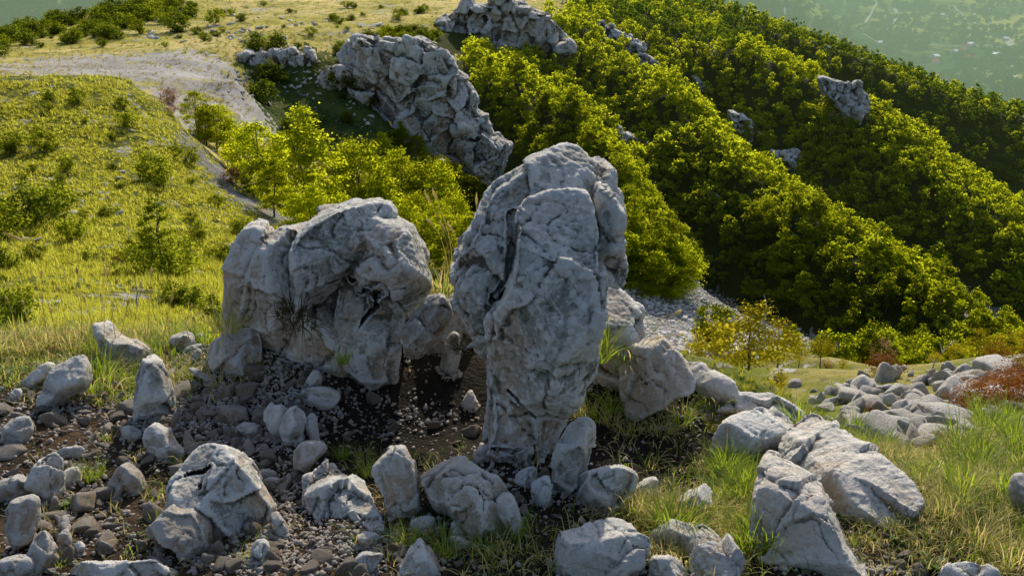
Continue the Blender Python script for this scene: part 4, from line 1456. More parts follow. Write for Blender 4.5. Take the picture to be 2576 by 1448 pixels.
# ---- rocks lying on the ledge: (quadrant, outline, label, material, thickness, tilt)
LEDGE = [
    (BL, [(840, 1090), (850, 980), (900, 900), (930, 850), (980, 795), (1030, 783), (1120, 800), (1200, 840), (1245, 890), (1290, 970), (1352, 1070), (1375, 1115), (1345, 1190), (1250, 1240), (1080, 1262), (1000, 1180), (900, 1130)],
     'large rounded grey boulder with a dark gaping crack across its top, left foreground', 'rock', .5, .35, [([(870, 1010), (900, 960), (960, 930), (1040, 915), (1080, 880)], .014), ([(1040, 960), (1045, 1010), (1075, 1060)], .008), ([(990, 850), (1060, 850), (1090, 880), (1120, 830)], .007)]),
    (BL, [(730, 1235), (790, 1160), (850, 1108), (890, 1128), (960, 1128), (1000, 1160), (1042, 1210), (1052, 1280), (1050, 1355), (1030, 1388), (940, 1320), (860, 1270)], 'angular brown grey rock in front of the cracked round boulder', 'rock_brown', .45, .2, []),
    (BL, [(1462, 830), (1500, 788), (1560, 778), (1620, 788), (1645, 825), (1560, 905), (1510, 980), (1488, 945), (1468, 885)], 'smooth pinkish brown rock right of the cracked round boulder', 'rock_brown', .5, .2, []),
    (BL, [(1530, 1065), (1545, 970), (1508, 910), (1560, 880), (1650, 828), (1740, 858), (1780, 940), (1830, 970), (1872, 1050), (1935, 1150), (1935, 1210), (1840, 1230), (1700, 1190), (1600, 1120)], 'flat broad grey rock with grass along its top edge, centre foreground', 'rock', .2, 1.45, [([(1520, 930), (1600, 970), (1650, 985), (1700, 960)], .008)]),
    (BL, [(1872, 910), (1920, 838), (1980, 795), (2030, 783), (2062, 830), (2085, 900), (2100, 1000), (2110, 1100), (2080, 1175), (2000, 1180), (1945, 1105), (1915, 1000)], 'narrow rock with a white cap, left of the lumpy centre rock', 'rock', .45, .45, []),
    (BL, [(2082, 900), (2120, 838), (2220, 828), (2320, 848), (2390, 918), (2460, 968), (2540, 998), (2590, 1060), (2622, 1135), (2622, 1210), (2530, 1210), (2450, 1200), (2420, 1232), (2350, 1240), (2280, 1210), (2265, 1160), (2310, 1130), (2255, 1105), (2180, 1085), (2128, 1010)],
     'lumpy sunlit topped grey rock in the centre foreground below the dark hollow', 'rock', .4, .95, [([(2260, 1100), (2330, 1060), (2350, 1000)], .009), ([(2430, 1200), (2440, 1120), (2400, 1060)], .009)]),
    (BL, [(1975, 1460), (2000, 1410), (2060, 1330), (2108, 1262), (2150, 1330), (2182, 1370), (2225, 1425), (2225, 1470)], 'pointed spiky grey rock at the bottom edge of the picture', 'rock', .5, .1, []),
    (BL, [(648, 560), (665, 460), (680, 380), (750, 368), (800, 398), (832, 470), (862, 540), (875, 605), (830, 632), (790, 600), (750, 610), (745, 662), (690, 668), (668, 610)], 'upright grey rock stump among rubble, right of the big green tuft', 'rock', .55, .0, []),
    (BL, [(203, 545), (230, 460), (270, 400), (340, 360), (405, 338), (432, 400), (438, 470), (425, 530), (350, 535), (260, 565), (230, 615), (212, 605)], 'broad dull grey rock left of the green grass tuft', 'rock', .45, .1, []),
    (BL, [(425, 195), (500, 178), (540, 198), (570, 240), (650, 268), (710, 308), (770, 352), (740, 380), (640, 390), (600, 350), (500, 300), (428, 250)], 'blue grey sloping rock behind the tall green grass tuft', 'rock', .5, .1, []),
    (BL, [(75, 505), (110, 460), (160, 430), (190, 388), (240, 378), (262, 412), (225, 460), (160, 500)], 'pale rock at the left edge beside the low green herbs', 'rock_white', .5, .2, []),
    (BL, [(998, 375), (1020, 300), (1080, 258), (1160, 220), (1250, 203), (1302, 230), (1315, 335), (1292, 410), (1220, 405), (1100, 425), (1020, 415)], 'dark brown slabby rock at the left foot of the dome-topped boulder', 'rock_brown', .5, .1, []),
    (BL, [(838, 295), (870, 240), (930, 228), (972, 250), (962, 305), (900, 328)], 'rounded brown stone on the edge of the grass, upper left', 'rock_brown', .55, 0, []),
    (BL, [(975, 255), (1000, 228), (1040, 248), (1042, 275), (990, 285)], 'small brown stone next to the rounded one on the grass edge', 'rock_brown', .6, 0, []),
    (BL, [(955, 385), (970, 320), (1000, 308), (1015, 345), (1005, 385)], 'little upright brown stone left of the dark slabby rock', 'rock_brown', .6, 0, []),
    (BL, [(1178, 718), (1220, 678), (1290, 688), (1305, 750), (1260, 770), (1210, 745)], 'sandy brown angular stone in the stony channel, above the cracked boulder', 'rock_brown', .55, .2, []),
    (BL, [(1328, 632), (1360, 588), (1420, 588), (1462, 640), (1425, 700), (1410, 770), (1378, 725)], 'grey rock leftmost of the trio in the stony channel', 'rock', .5, .1, []),
    (BL, [(1395, 695), (1440, 618), (1490, 598), (1542, 640), (1535, 720), (1512, 790), (1450, 780)], 'grey rock in the middle of the trio in the stony channel', 'rock', .5, .1, []),
    (BL, [(1538, 640), (1580, 618), (1592, 700), (1625, 800), (1560, 780), (1530, 720)], 'dark narrow rock rightmost of the trio in the stony channel', 'rock', .5, .1, []),
    (BL, [(1502, 535), (1560, 498), (1640, 498), (1705, 540), (1692, 575), (1620, 605), (1550, 585)], 'rounded grey rock at the foot of the dome-topped boulder', 'rock', .5, .2, []),
    (BL, [(1515, 495), (1575, 408), (1612, 440), (1625, 495), (1570, 510)], 'triangular grey rock leaning at the foot of the dome-topped boulder', 'rock', .5, 0, []),
    (BL, [(718, 725), (770, 683), (830, 718), (852, 770), (935, 822), (912, 868), (830, 840), (740, 808)], 'jagged dark grey rock behind the cracked round boulder', 'rock', .5, .2, []),
    (BL, [(588, 702), (660, 693), (712, 720), (692, 765), (630, 768)], 'low sandy grey stone left of the jagged dark rock', 'rock_brown', .5, .3, []),
    (BL, [(148, 965), (180, 878), (240, 828), (302, 868), (312, 920), (305, 1045), (260, 1070), (220, 1030), (160, 1020)], 'layered dark rock with upright splits, far left foreground', 'rock', .5, .1, [([(215, 860), (205, 940), (230, 1020)], .012), ([(265, 860), (262, 950), (275, 1040)], .012)]),
    (BL, [(308, 925), (380, 898), (402, 950), (382, 995), (318, 985)], 'small dark block right of the layered rock', 'rock', .6, .1, []),
    (BL, [(536, 1025), (560, 950), (610, 883), (642, 885), (702, 940), (725, 1005), (680, 1050), (600, 1050)], 'pointed sunlit tan rock left of the cracked round boulder', 'rock_brown', .5, .2, []),
    (BL, [(-20, 1045), (-10, 970), (60, 953), (130, 960), (147, 1000), (100, 1065), (20, 1080)], 'tan rock cut by the left edge of the picture', 'rock_brown', .5, .2, []),
    (BL, [(12, 1120), (60, 1078), (130, 1068), (172, 1085), (178, 1180), (152, 1295), (120, 1340), (58, 1338), (48, 1270), (24, 1200)], 'upright blocky brown rock near the lower left edge', 'rock_brown', .5, 0, []),
    (BL, [(128, 1375), (160, 1260), (200, 1233), (242, 1280), (272, 1360), (315, 1405), (270, 1430), (180, 1420)], 'rough dark pointed rock in the lower left corner', 'rock_brown', .5, 0, []),
    (BL, [(-20, 1365), (70, 1358), (140, 1368), (167, 1400), (152, 1460), (-20, 1480)], 'tan rock filling the lower left corner', 'rock_brown', .5, .2, []),
    (BL, [(238, 1470), (330, 1408), (430, 1368), (560, 1378), (700, 1368), (800, 1358), (832, 1400), (920, 1398), (950, 1470)], 'long low pale rock ledge along the bottom edge with grass on it', 'rock_white', .6, .5, []),
    (BL, [(1775, 1385), (1820, 1328), (1932, 1335), (1902, 1395), (1830, 1448), (1788, 1425)], 'smooth brown cobble lying at the bottom, left of the spiky rock', 'rock_brown', .5, .3, []),
    (BL, [(1788, 1255), (1830, 1228), (1912, 1240), (1892, 1295), (1820, 1318)], 'round grey brown cobble below the flat broad rock', 'rock_brown', .6, .2, []),
    (BL, [(1352, 1132), (1390, 1113), (1432, 1170), (1468, 1232), (1420, 1258), (1370, 1195)], 'elongated pale brown cobble right beside the cracked round boulder', 'rock_brown', .6, .4, []),
    (BL, [(1252, 1345), (1270, 1278), (1320, 1273), (1362, 1310), (1312, 1375), (1260, 1368)], 'angular grey stone in the gravel under the cracked round boulder', 'rock', .6, .1, []),
    (BL, [(283, 1205), (300, 1138), (330, 1168), (372, 1232), (330, 1238)], 'small pointed brown stone right of the upright blocky rock', 'rock_brown', .6, 0, []),
    (BL, [(283, 1255), (330, 1218), (362, 1270), (357, 1318), (310, 1308)], 'egg shaped brown stone under the small pointed stone', 'rock_brown', .6, 0, []),
    (BL, [(363, 1305), (390, 1268), (432, 1310), (412, 1348)], 'little pale stone right of the egg shaped stone', 'rock_white', .6, 0, []),
    (BL, [(2058, 1172), (2130, 1148), (2182, 1150), (2192, 1188), (2140, 1228), (2090, 1218)], 'flat topped stone half sunk in the grass under the narrow white capped rock', 'rock_brown', .5, .3, []),
    (BL, [(2230, 1262), (2290, 1240), (2365, 1270), (2360, 1312), (2280, 1318)], 'low dark stone below the lumpy centre rock', 'rock', .5, .4, []),
    (BR, [(88, 1470), (140, 1388), (200, 1290), (198, 1222), (300, 1190), (420, 1153), (520, 1148), (590, 1178), (642, 1240), (705, 1262), (695, 1310), (645, 1380), (575, 1410), (565, 1470)], 'square shouldered white topped rock at the bottom, right of centre', 'rock_white', .4, .8, []),
    (BR, [(600, 1155), (740, 1133), (830, 1118), (882, 1150), (905, 1190), (962, 1220), (1042, 1270), (1102, 1340), (1158, 1405), (1140, 1470), (990, 1470), (900, 1390), (890, 1330), (800, 1260), (700, 1220)], 'long grey rock sloping down through the grass, left of the rib', 'rock', .22, 1.45, []),
    (BR, [(695, 1470), (698, 1368), (780, 1358), (852, 1380), (905, 1470)], 'small pale rock at the bottom edge, right of the square shouldered rock', 'rock_white', .6, .1, []),
    (BR, [(815, 1115), (850, 1070), (940, 1008), (1002, 983), (1015, 1062), (982, 1140), (900, 1170)], 'dull grey rock tucked under the grass pocket left of the rib', 'rock', .5, .2, []),
    (BR, [(2515, 1065), (2528, 960), (2570, 940), (2640, 960), (2640, 1150), (2540, 1130)], 'tan rock at the right edge of the picture in the grass', 'rock_brown', .5, .1, []),
    (BR, [(2145, 1470), (2180, 1388), (2280, 1368), (2400, 1400), (2510, 1470)], 'rounded white rock at the bottom right corner', 'rock_white', .5, .9, []),
    (BR, [(1765, 852), (1850, 885), (1835, 912), (1788, 895)], 'flat brown stone on the grass right of the long white slab', 'rock_brown', .6, .3, []),
    (BR, [(198, 925), (215, 830), (240, 768), (290, 688), (350, 653), (412, 665), (428, 740), (412, 865), (332, 940), (255, 1030), (205, 1050)], 'tall smooth shaded slab leaning in the hollow right of the pillar foot', 'rock', .4, .25, []),
    (BR, [(313, 1005), (338, 928), (450, 903), (550, 888), (627, 930), (628, 975), (562, 1060), (470, 1125), (350, 1125), (312, 1060)], 'smooth rounded dark boulder lying in the shaded hollow', 'rock', .5, .4, []),
    (BR, [(68, 732), (110, 678), (200, 708), (248, 732), (218, 795), (140, 835), (88, 798)], 'round pale grey stone between the pillar foot and the leaning slab', 'rock', .6, .2, []),
    (BR, [(-40, 690), (10, 680), (70, 690), (117, 820), (92, 870), (0, 880), (-30, 800)], 'blocky grey rock wedged against the right foot of the pillar', 'rock', .5, .1, []),
    (BR, [(-60, 520), (0, 480), (60, 540), (120, 590), (140, 650), (80, 690), (0, 690), (-50, 620)], 'broken grey rock piled higher against the right foot of the pillar', 'rock', .5, 0, []),
    (BR, [(8, 952), (60, 908), (130, 898), (143, 940), (92, 992), (28, 992)], 'oval grey stone left of the foot of the leaning slab', 'rock', .6, .3, []),
    (BR, [(92, 990), (140, 958), (190, 948), (205, 1010), (182, 1098), (108, 1090)], 'small knobbly stone just left of the leaning slab', 'rock', .6, .2, []),
    (BR, [(612, 1012), (680, 963), (737, 958), (738, 1022), (680, 1052), (640, 1048)], 'dark stone right of the smooth rounded boulder in the hollow', 'rock', .6, .2, []),
    (BR, [(-90, 1080), (-40, 1040), (10, 1050), (50, 1160), (48, 1220), (-30, 1240)], 'small grey rock on the right end of the lumpy centre rock', 'rock', .6, .2, []),
    (BL, [(2325, 570), (2370, 515), (2420, 600), (2420, 615), (2340, 605)], 'small pyramid shaped stone in the dark hollow left of the pillar foot', 'rock_brown', .6, 0, []),
    (BL, [(2370, 850), (2410, 790), (2465, 800), (2455, 850), (2420, 875)], 'grey stone at the left foot of the pillar', 'rock', .6, .1, []),
    (BL, [(870, 330), (940, 290), (1020, 275), (1010, 320), (930, 335)], 'thin flat brown stone lying under the rounded one on the grass edge', 'rock_brown', .6, .2, []),
    (BL, [(930, 400), (960, 392), (1060, 440), (1112, 475), (1080, 485), (1000, 450)], 'flat tan slab stone at the start of the stony channel', 'rock_brown', .6, .5, []),
    (BL, [(40, 545), (70, 508), (100, 520), (98, 560), (60, 568)], 'small round stone at the left edge above the dark soil', 'rock', .6, 0, []),
    (BL, [(1310, 960), (1360, 945), (1420, 970), (1400, 1000), (1340, 1005)], 'flat pinkish stone in the sunny gravel beside the cracked boulder', 'rock_brown', .5, .4, []),
    (BL, [(1285, 920), (1340, 908), (1395, 930), (1360, 952), (1300, 950)], 'pale flat stone just above the pinkish one in the sunny gravel', 'rock_brown', .5, .5, []),
    (BL, [(20, 700), (60, 660), (130, 640), (150, 700), (140, 760), (60, 790), (10, 760)], 'weathered low rock mound at the left edge on rusty soil', 'rock_brown', .5, .3, []),
    (BL, [(240, 830), (300, 800), (400, 790), (440, 830), (380, 850), (300, 850)], 'crumbling low rock behind the layered dark rock', 'rock_brown', .5, .4, []),
]


def ledge_rocks():
    for i, (Q, poly, lab, mt, T, tilt, cr) in enumerate(LEDGE):
        P = Q(*poly)
        py = [p[1] for p in P]
        j = int(np.argmax(py))
        bx = sum(p[0] for p in P) / len(P)
        base = (bx, max(py) - .04 * (max(py) - min(py)))
        hh = max(py) - min(py)
        base = (base[0], base[1] + .05 * hh)
        # let the underside go into the soil
        mid = max(py) - .3 * hh
        P = [(x, y + (.10 * hh if y > mid else 0)) for x, y in P]
        rock('rock', lab, mt, [Lobe(P, T, 0, .75, 9)], base, 50 + i, tilt=tilt, cracks=[(Q(*c), w) for c, w in cr])


ledge_rocks()
# ------------------------------------------------------------------ rock outcrops on the far slopes
def crag(label, poly, seed, depth=None, T=.3, extra=(), base=None, feat=1.1, **kw):
    py = max(p[1] for p in poly)
    px = sum(p[0] for p in poly) / len(poly)
    r = np.random.default_rng(seed)
    P = np.array(poly)
    lo, hi = P.min(0), P.max(0)
    sz = (hi - lo).max()
    blocks = []
    while len(blocks) < (26 if sz > 120 else 10):
        c = r.uniform(lo, hi)
        if poly_sdf(P, np.array([c[0]]), np.array([c[1]]))[0] > -.015 * sz:
            continue
        q = sz * r.uniform(.05, .13)
        th = np.sort(r.uniform(0, 2 * PI, 6)) + .2
        blocks.append(Lobe([(c[0] + math.cos(t) * q * r.uniform(.7, 1.1), c[1] - math.sin(t) * q * r.uniform(.9, 1.6)) for t in th], .7, r.uniform(.0, .07), .6, 4))
    rock('crag', label, 'rock_far', [Lobe(poly, T, 0, .45, 5)] + list(extra) + blocks, base or (px, py - 6), seed, cat='crag', depth=depth, feat=feat, blocky=1.6, amp=1.6, **kw)


def crags():
    crag('tall blocky grey cliff fin falling to the right in the middle distance',
         TL((1640, 240), (1720, 195), (1790, 180), (1900, 186), (2000, 212), (2110, 192), (2190, 222), (2232, 290), (2300, 358), (2362, 420), (2402, 480), (2402, 560), (2452, 620), (2482, 680), (2542, 720), (2572, 760), (2542, 800), (2505, 930), (2440, 920), (2380, 850), (2330, 830), (2230, 790), (2120, 740), (2000, 640), (1880, 560), (1780, 450), (1690, 330)), 201, 95.5, .2,
         [Lobe(TL((2080, 230), (2110, 200), (2190, 228), (2235, 300), (2300, 370), (2300, 470), (2240, 560), (2150, 560), (2090, 480), (2060, 340)), .35, .07, .5, 6),
          Lobe(TL((2360, 640), (2480, 690), (2560, 750), (2530, 850), (2480, 900), (2400, 780)), .5, .06, .6, 5)], res=.085)
    crag('broad grey rocky outcrop at the top centre above the wood',
         [(1085, 70), (1130, 35), (1200, 12), (1270, 4), (1330, 14), (1390, 48), (1432, 92), (1455, 122), (1425, 140), (1350, 132), (1290, 118), (1230, 118), (1180, 104), (1120, 108), (1098, 90)], 202, 141, .45,
         [Lobe([(1180, 40), (1260, 15), (1320, 40), (1330, 110), (1250, 110), (1190, 95)], .5, .05, .6, 5)], res=.13)
    crag('low grey rock wall along the top of the shaded bank', TL((1170, 300), (1230, 274), (1330, 268), (1420, 252), (1480, 248), (1540, 274), (1585, 300), (1605, 335), (1520, 350), (1450, 365), (1380, 355), (1300, 345), (1200, 335)), 203, 99, .35, res=.1)
    crag('knobbly grey outcrop in the middle of the shaded bank', TL((1590, 405), (1620, 350), (1680, 328), (1750, 330), (1795, 380), (1765, 450), (1700, 475), (1640, 455)), 204, 96.5, .4, res=.08)
    crag('grey crag half hidden by trees below the top outcrop', [(1495, 58), (1560, 78), (1605, 108), (1630, 122), (1615, 138), (1550, 125), (1510, 90)], 205, None, .4, res=.13)
    crag('broken crag in the wood right below the half hidden one', [(1598, 128), (1640, 142), (1668, 170), (1652, 196), (1615, 178)], 206, None, .4, res=.12)
    crag('sheer pale crag standing out of the wood on the upper right', [(2058, 188), (2100, 203), (2150, 213), (2187, 240), (2184, 290), (2181, 330), (2150, 312), (2110, 275), (2070, 228)], 207, None, .35, res=.13)
    crag('square dark grey crag in the wood near the middle right', [(1938, 376), (1965, 382), (2012, 374), (2017, 400), (2020, 445), (1995, 440), (1970, 415), (1948, 402)], 208, None, .4, res=.11)
    crag('slanting grey crag in the wood left of the square crag', [(1828, 278), (1860, 283), (1892, 303), (1914, 345), (1908, 366), (1880, 360), (1848, 332)], 209, None, .4, res=.11)
    crag('narrow crag strip high in the wood above the slanting crag', [(1740, 195), (1752, 190), (1770, 215), (1792, 228), (1790, 236), (1762, 228)], 210, None, .6, res=.1)
    crag('small round crag low in the dark wood right of the pillar', [(1782, 486), (1800, 482), (1812, 498), (1806, 520), (1788, 518)], 211, None, .6, res=.08)
    crag('grassy edged dark crag in the wood above the tall pillar', [(1540, 322), (1580, 335), (1620, 350), (1650, 375), (1662, 392), (1630, 400), (1590, 375), (1550, 345)], 212, None, .4, res=.09)


crags()
# ------------------------------------------------------------------ loose stones
def ico(n):
    import bmesh
    bm = bmesh.new()
    bmesh.ops.create_icosphere(bm, subdivisions=n, radius=1)
    V = np.array([v.co[:] for v in bm.verts])
    F = np.array([[v.index for v in f.verts] for f in bm.faces])
    bm.free()
    return V, F


_I4, _I3, _I2 = ico(4), ico(3), ico(2)


def stone_shape(seed, lev, planes=13, soft=14., rough=1.0):
    """a stone cut by random planes, edges a little worn"""
    r = np.random.default_rng(seed)
    D, F = lev
    n = r.normal(size=(planes, 3))
    n /= np.linalg.norm(n, axis=1)[:, None]
    o = r.uniform(.55, 1.0, planes)
    q = np.maximum(D @ n.T, 1e-3) / o
    rad = 1 / (np.sum(q ** soft, 1) ** (1 / soft) + .12)
    V = D * rad[:, None]
    V *= np.array([1, r.uniform(.65, 1), r.uniform(.5, .85)])
    if rough:
        V = V * (1 + rough * (.10 * fbm(V * 1.6 + seed, 3) + .05 * (ridged(V * 4 + seed, 3) - .55) + .02 * fbm(V * 13, 2)))[:, None]
    return V / np.abs(V).max(), F


def stone_kind(name, mat, n, seed, lev=None, planes=13, soft=14.):
    out = []
    for i in range(n):
        V, F = stone_shape(seed + i, lev or _I4, planes, soft)
        out.append(link(name, make_mesh(name, V, F, [M[mat]], True)))
    return Kind(out)


def free_of_rocks(P, margin=0.0):
    """drop spots that lie inside one of the larger rocks (rough test with their boxes)"""
    ok = np.ones(len(P), bool)
    for o, g in ROCKS:
        if g[1] > 6:
            continue
        bb = np.array([c[:] for c in o.bound_box]) + g
        lo, hi = bb.min(0), bb.max(0)
        c, e = (lo + hi) / 2, (hi - lo) / 2 * .72 + margin
        ok &= ((P[:, 0] - c[0]) / e[0]) ** 2 + ((P[:, 1] - c[1]) / e[1]) ** 2 > 1
    return ok


# (centre px, py, spread px, py, weight, tint group)
FIELDS = [(560, 1010, 130, 60, 4.4, 0), (720, 1000, 90, 70, 3.4, 0), (480, 1060, 120, 40, 2.6, 0), (620, 1110, 90, 40, 1.6, 0), (300, 1030, 160, 40, 2.0, 1), (120, 1010, 120, 50, 1.3, 1), (230, 1140, 170, 60, 1.6, 1),
          (120, 1250, 130, 90, 1.3, 1), (270, 1330, 120, 60, 1.2, 1), (720, 1250, 60, 70, 2.2, 2), (720, 1370, 150, 60, 3.4, 2), (900, 1380, 110, 50, 1.8, 2), (640, 1420, 120, 25, 1.6, 2),
          (930, 1060, 200, 50, 1.5, 3), (1280, 1210, 120, 40, 1.1, 3), (1420, 1260, 120, 60, .6, 3), (1700, 1080, 110, 40, .35, 3), (1150, 1400, 150, 40, .4, 3), (2400, 1280, 120, 60, .5, 4), (2250, 1370, 90, 50, .5, 4), (2150, 1430, 100, 20, .8, 4),
          (1780, 1030, 60, 30, .5, 3), (1330, 1090, 40, 60, .8, 3), (480, 880, 70, 25, 1.0, 0), (760, 920, 60, 40, 1.2, 0)]
FL = (('stones in the rubble stream beside the dome-topped boulder', 'small angular grey stone in the rubble below the dome-topped boulder'),
      ('stones on the bare soil at the left', 'small brownish stone on the dark bare soil at the left'),
      ('stones in the sunny gravel at the bottom', 'small rounded tan stone in the sunny gravel at the bottom'),
      ('stones in the shaded hollow', 'small grey stone in the dark shaded hollow under the pillar'),
      ('stones among the grass on the right', 'small pale stone among the grass and dry soil on the right'))


def stones():
    r = np.random.default_rng(77)
    w = np.array([f[4] for f in FIELDS])
    w = w / w.sum()

    def spots(n):
        k = r.choice(len(FIELDS), n, p=w)
        f = np.array([q[:6] for q in FIELDS])[k]
        px = f[:, 0] + r.normal(size=n) * f[:, 2] * .75
        py = f[:, 1] + r.normal(size=n) * f[:, 3] * .75
        H = hit(px, py)
        ok = ~np.isnan(H[:, 1]) & (H[:, 1] < 5.2)
        return H[ok], f[ok, 5].astype(int)
    kind = stone_kind('stone', 'rock_small', 10, 300)
    H, g = spots(700)
    ok = free_of_rocks(H)
    H, g = H[ok][:290], g[ok][:290]
    for i in range(min(len(H), len(g))):
        s = .016 + .030 * r.random() ** 2.2 + (.02 if r.random() < .08 else 0)
        s *= 1.0 if g[i] != 3 else 1.1
        kind.put(i, H[i] + (0, 0, s * .15), r.uniform(0, 6.3), s * np.array([1, r.uniform(.75, 1.1), r.uniform(.75, 1.15)]), FL[g[i]][1], 'stone', FL[g[i]][0], (r.normal() * .35, r.normal() * .35))
    # larger broken pieces, half sunk in the soil
    rub = stone_kind('rubble_rock', 'rubble_rock', 8, 340, planes=10, soft=18.)
    px = np.concatenate([r.uniform(0, 720, 150), r.uniform(640, 1000, 40), r.uniform(1230, 1450, 20)])
    py = np.concatenate([r.uniform(925, 1440, 150), r.uniform(1200, 1440, 40), r.uniform(1170, 1320, 20)])
    H = hit(px, py)
    H = H[free_of_rocks(H, -.02)][:120]
    for i, p in enumerate(H):
        if np.isnan(p[1]) or p[1] > 5:
            continue
        s = r.uniform(.035, .075) * (1.3 if r.random() < .15 else 1)
        gx = project(p)[0] < 720
        rub.put(i, p - (0, 0, s * .12), r.uniform(0, 6.3), s * np.array([1, r.uniform(.7, 1.1), r.uniform(.7, 1.0)]), 'broken brownish rock half sunk in the soil ' + ('at the left' if gx else 'at the bottom centre'), 'rock',
                'half sunk broken rocks at the left' if gx else 'half sunk broken rocks at the bottom centre', (r.normal() * .3, r.normal() * .3))
    # gravel, one mass
    T = [stone_shape(400 + i, _I2, 10, 12., .8) for i in range(12)]
    H, g = spots(9000)
    x = r.uniform(-2.2, 2.6, 3500)
    y = r.uniform(2.0, 4.6, 3500)
    E = np.column_stack([x, y, height(x, y)])
    px, py = project(E)
    E = E[(py > 860) & ((px < 1100) | (r.random(3500) < .35))]
    ring = []
    for o, q in ROCKS:
        if q[1] > 5.2:
            continue
        bb = np.array([c[:] for c in o.bound_box]) + q
        c0, e0 = (bb.min(0) + bb.max(0)) / 2, (bb.max(0) - bb.min(0)) / 2
        k = int(40 + 260 * e0[0])
        th, rd = r.uniform(PI, 2 * PI, k), r.uniform(.55, 1.1, k)
        X, Y = c0[0] + np.cos(th) * e0[0] * rd, c0[1] + np.sin(th) * e0[1] * rd
        ring.append(np.column_stack([X, Y, height(X, Y)]))
    H = np.concatenate([H, E] + ring)
    for nm, half, mt in (('gravel', slice(0, None, 2), 'rock_small'), ('gravel', slice(1, None, 2), 'gravel_brown')):
        s = Soup()
        for i, p in enumerate(H[half]):
            V, F = T[(i * 7) % 12]
            k = .0045 + .012 * r.random() ** 2.5
            a = r.uniform(0, 6.3)
            c, sn = math.cos(a), math.sin(a)
            R = np.array([[c, -sn, 0], [sn, c, 0], [0, 0, 1]])
            s.add((V * k * r.uniform(.7, 1.2, 3)) @ R.T + p + (0, 0, k * .2), F)
        o = link(nm, s.mesh(nm, [M[mt]], True))
        tag(o, 'fine grey gravel strewn over the dark soil' if half.start == 0 else 'fine brown gravel and grit strewn over the dark soil', 'gravel', None, 'stuff')

    # rubble field on the right
    kb = stone_kind('field_boulder', 'rock_field', 9, 500, planes=12, soft=9.)
    big = [(2225, 945, 46, 'grey boulder at the left end of the rubble field under the dark red bush'), (2180, 985, 26, ''), (2325, 960, 26, ''), (2300, 990, 36, ''), (2235, 1010, 32, ''), (2300, 1035, 34, ''), (2140, 1035, 30, ''), (2090, 1060, 26, ''),
           (2350, 1075, 40, ''), (2200, 1085, 40, ''), (2260, 1110, 46, ''), (2145, 1090, 38, ''), (2400, 1040, 34, ''), (2500, 920, 62, 'largest pale hump of rock at the far right end of the rubble field'), (2420, 935, 34, ''), (2455, 975, 42, ''),
           (2360, 1010, 26, ''), (2270, 925, 28, ''), (2170, 945, 20, ''), (2000, 965, 24, ''), (1960, 958, 28, ''), (2385, 950, 24, ''), (2330, 1110, 44, ''), (2425, 1080, 30, ''), (2190, 1050, 22, ''), (2260, 1060, 24, ''), (2110, 985, 18, '')]
    i = 0
    for px, py, wd, lab in big:
        p = hit([px], [py + wd * .25])[0]
        s = wd * p[1] / 2528 * 1.05
        kb.put(i, p + (0, 0, s * .25), r.uniform(0, 6.3), s * np.array([1, r.uniform(.8, 1.1), r.uniform(.95, 1.3)]),
               lab or 'pale grey limestone boulder lying in the rubble field on the right', 'boulder', None if lab else 'boulders of the rubble field', (r.normal() * .2, r.normal() * .2))
        i += 1
    n = 0
    while n < 190:
        px, py = r.uniform(2030, 2590), r.uniform(915, 1130)
        if py < 990 - (px - 2030) * .16 + r.normal() * 8 or py > 1120 - abs(px - 2250) * .12:
            continue
        p = hit([px], [py])[0]
        if not 5 < p[1] < 16:
            continue
        s = r.uniform(.04, .14) * (1 + .4 * (r.random() < .2))
        kb.put(i, p + (0, 0, s * .2), r.uniform(0, 6.3), s * np.array([1, r.uniform(.7, 1.1), r.uniform(.7, 1.0)]), 'small pale grey stone lying in the rubble field on the right', 'stone', 'small stones of the rubble field', (r.normal() * .3, r.normal() * .3))
        i += 1
        n += 1

    # boulders on the far meadow, bank and hillside
    km = stone_kind('meadow_boulder', 'rock_meadow', 6, 600, _I3, 12, 10.)
    i = 0
    for cx, cy, sx, sy, cnt, lo, hi, grp, lab in (
            (560, 85, 170, 22, 34, .35, .9, 'boulders scattered over the dry meadow', 'small grey boulder scattered on the dry meadow along the ridge'),
            (700, 70, 260, 28, 30, .3, .8, 'boulders scattered over the dry meadow', 'small grey boulder scattered on the dry meadow along the ridge'),
            (720, 190, 70, 40, 42, .18, .55, 'white rocks on the shaded bank', 'whitish rock on the shaded bank below the low rock wall'),
            (860, 235, 90, 50, 36, .18, .5, 'white rocks on the shaded bank', 'whitish rock on the shaded bank below the low rock wall'),
            (940, 330, 70, 60, 22, .18, .45, 'white rocks on the shaded bank', 'whitish rock on the shaded bank below the low rock wall'),
            (600, 195, 25, 50, 22, .2, .5, 'rocks along the edge of the gravel pad', 'pale rock along the right edge of the gravel turning place'),
            (250, 480, 170, 70, 26, .12, .34, 'rocks in the grass of the left slope', 'small grey rock in the yellow grass of the left slope'),
            (560, 480, 80, 60, 20, .12, .3, 'rocks in the grass of the left slope', 'small grey rock in the yellow grass of the left slope'),
            (640, 560, 50, 50, 16, .12, .32, 'rocks along the scree gully', 'grey rock in the scree gully behind the left slope'),
            (1000, 215, 55, 45, 30, .5, 1.5, 'boulders along the foot of the cliff fin', 'grey boulder tumbled along the left foot of the cliff fin'),
            (1120, 340, 40, 40, 16, .4, 1.2, 'boulders along the foot of the cliff fin', 'grey boulder tumbled along the left foot of the cliff fin'),
            (680, 150, 70, 10, 26, .3, .9, 'stones of the low rock wall', 'grey stone broken from the low rock wall on the bank'),
            (1850, 850, 60, 20, 10, .12, .3, 'rocks in the grass by the yellow bush', 'small pale rock in the grass beside the yellow bush')):
        px, py = cx + r.normal(size=cnt) * sx * .8, cy + r.normal(size=cnt) * sy * .8
        H = hit(px, py)
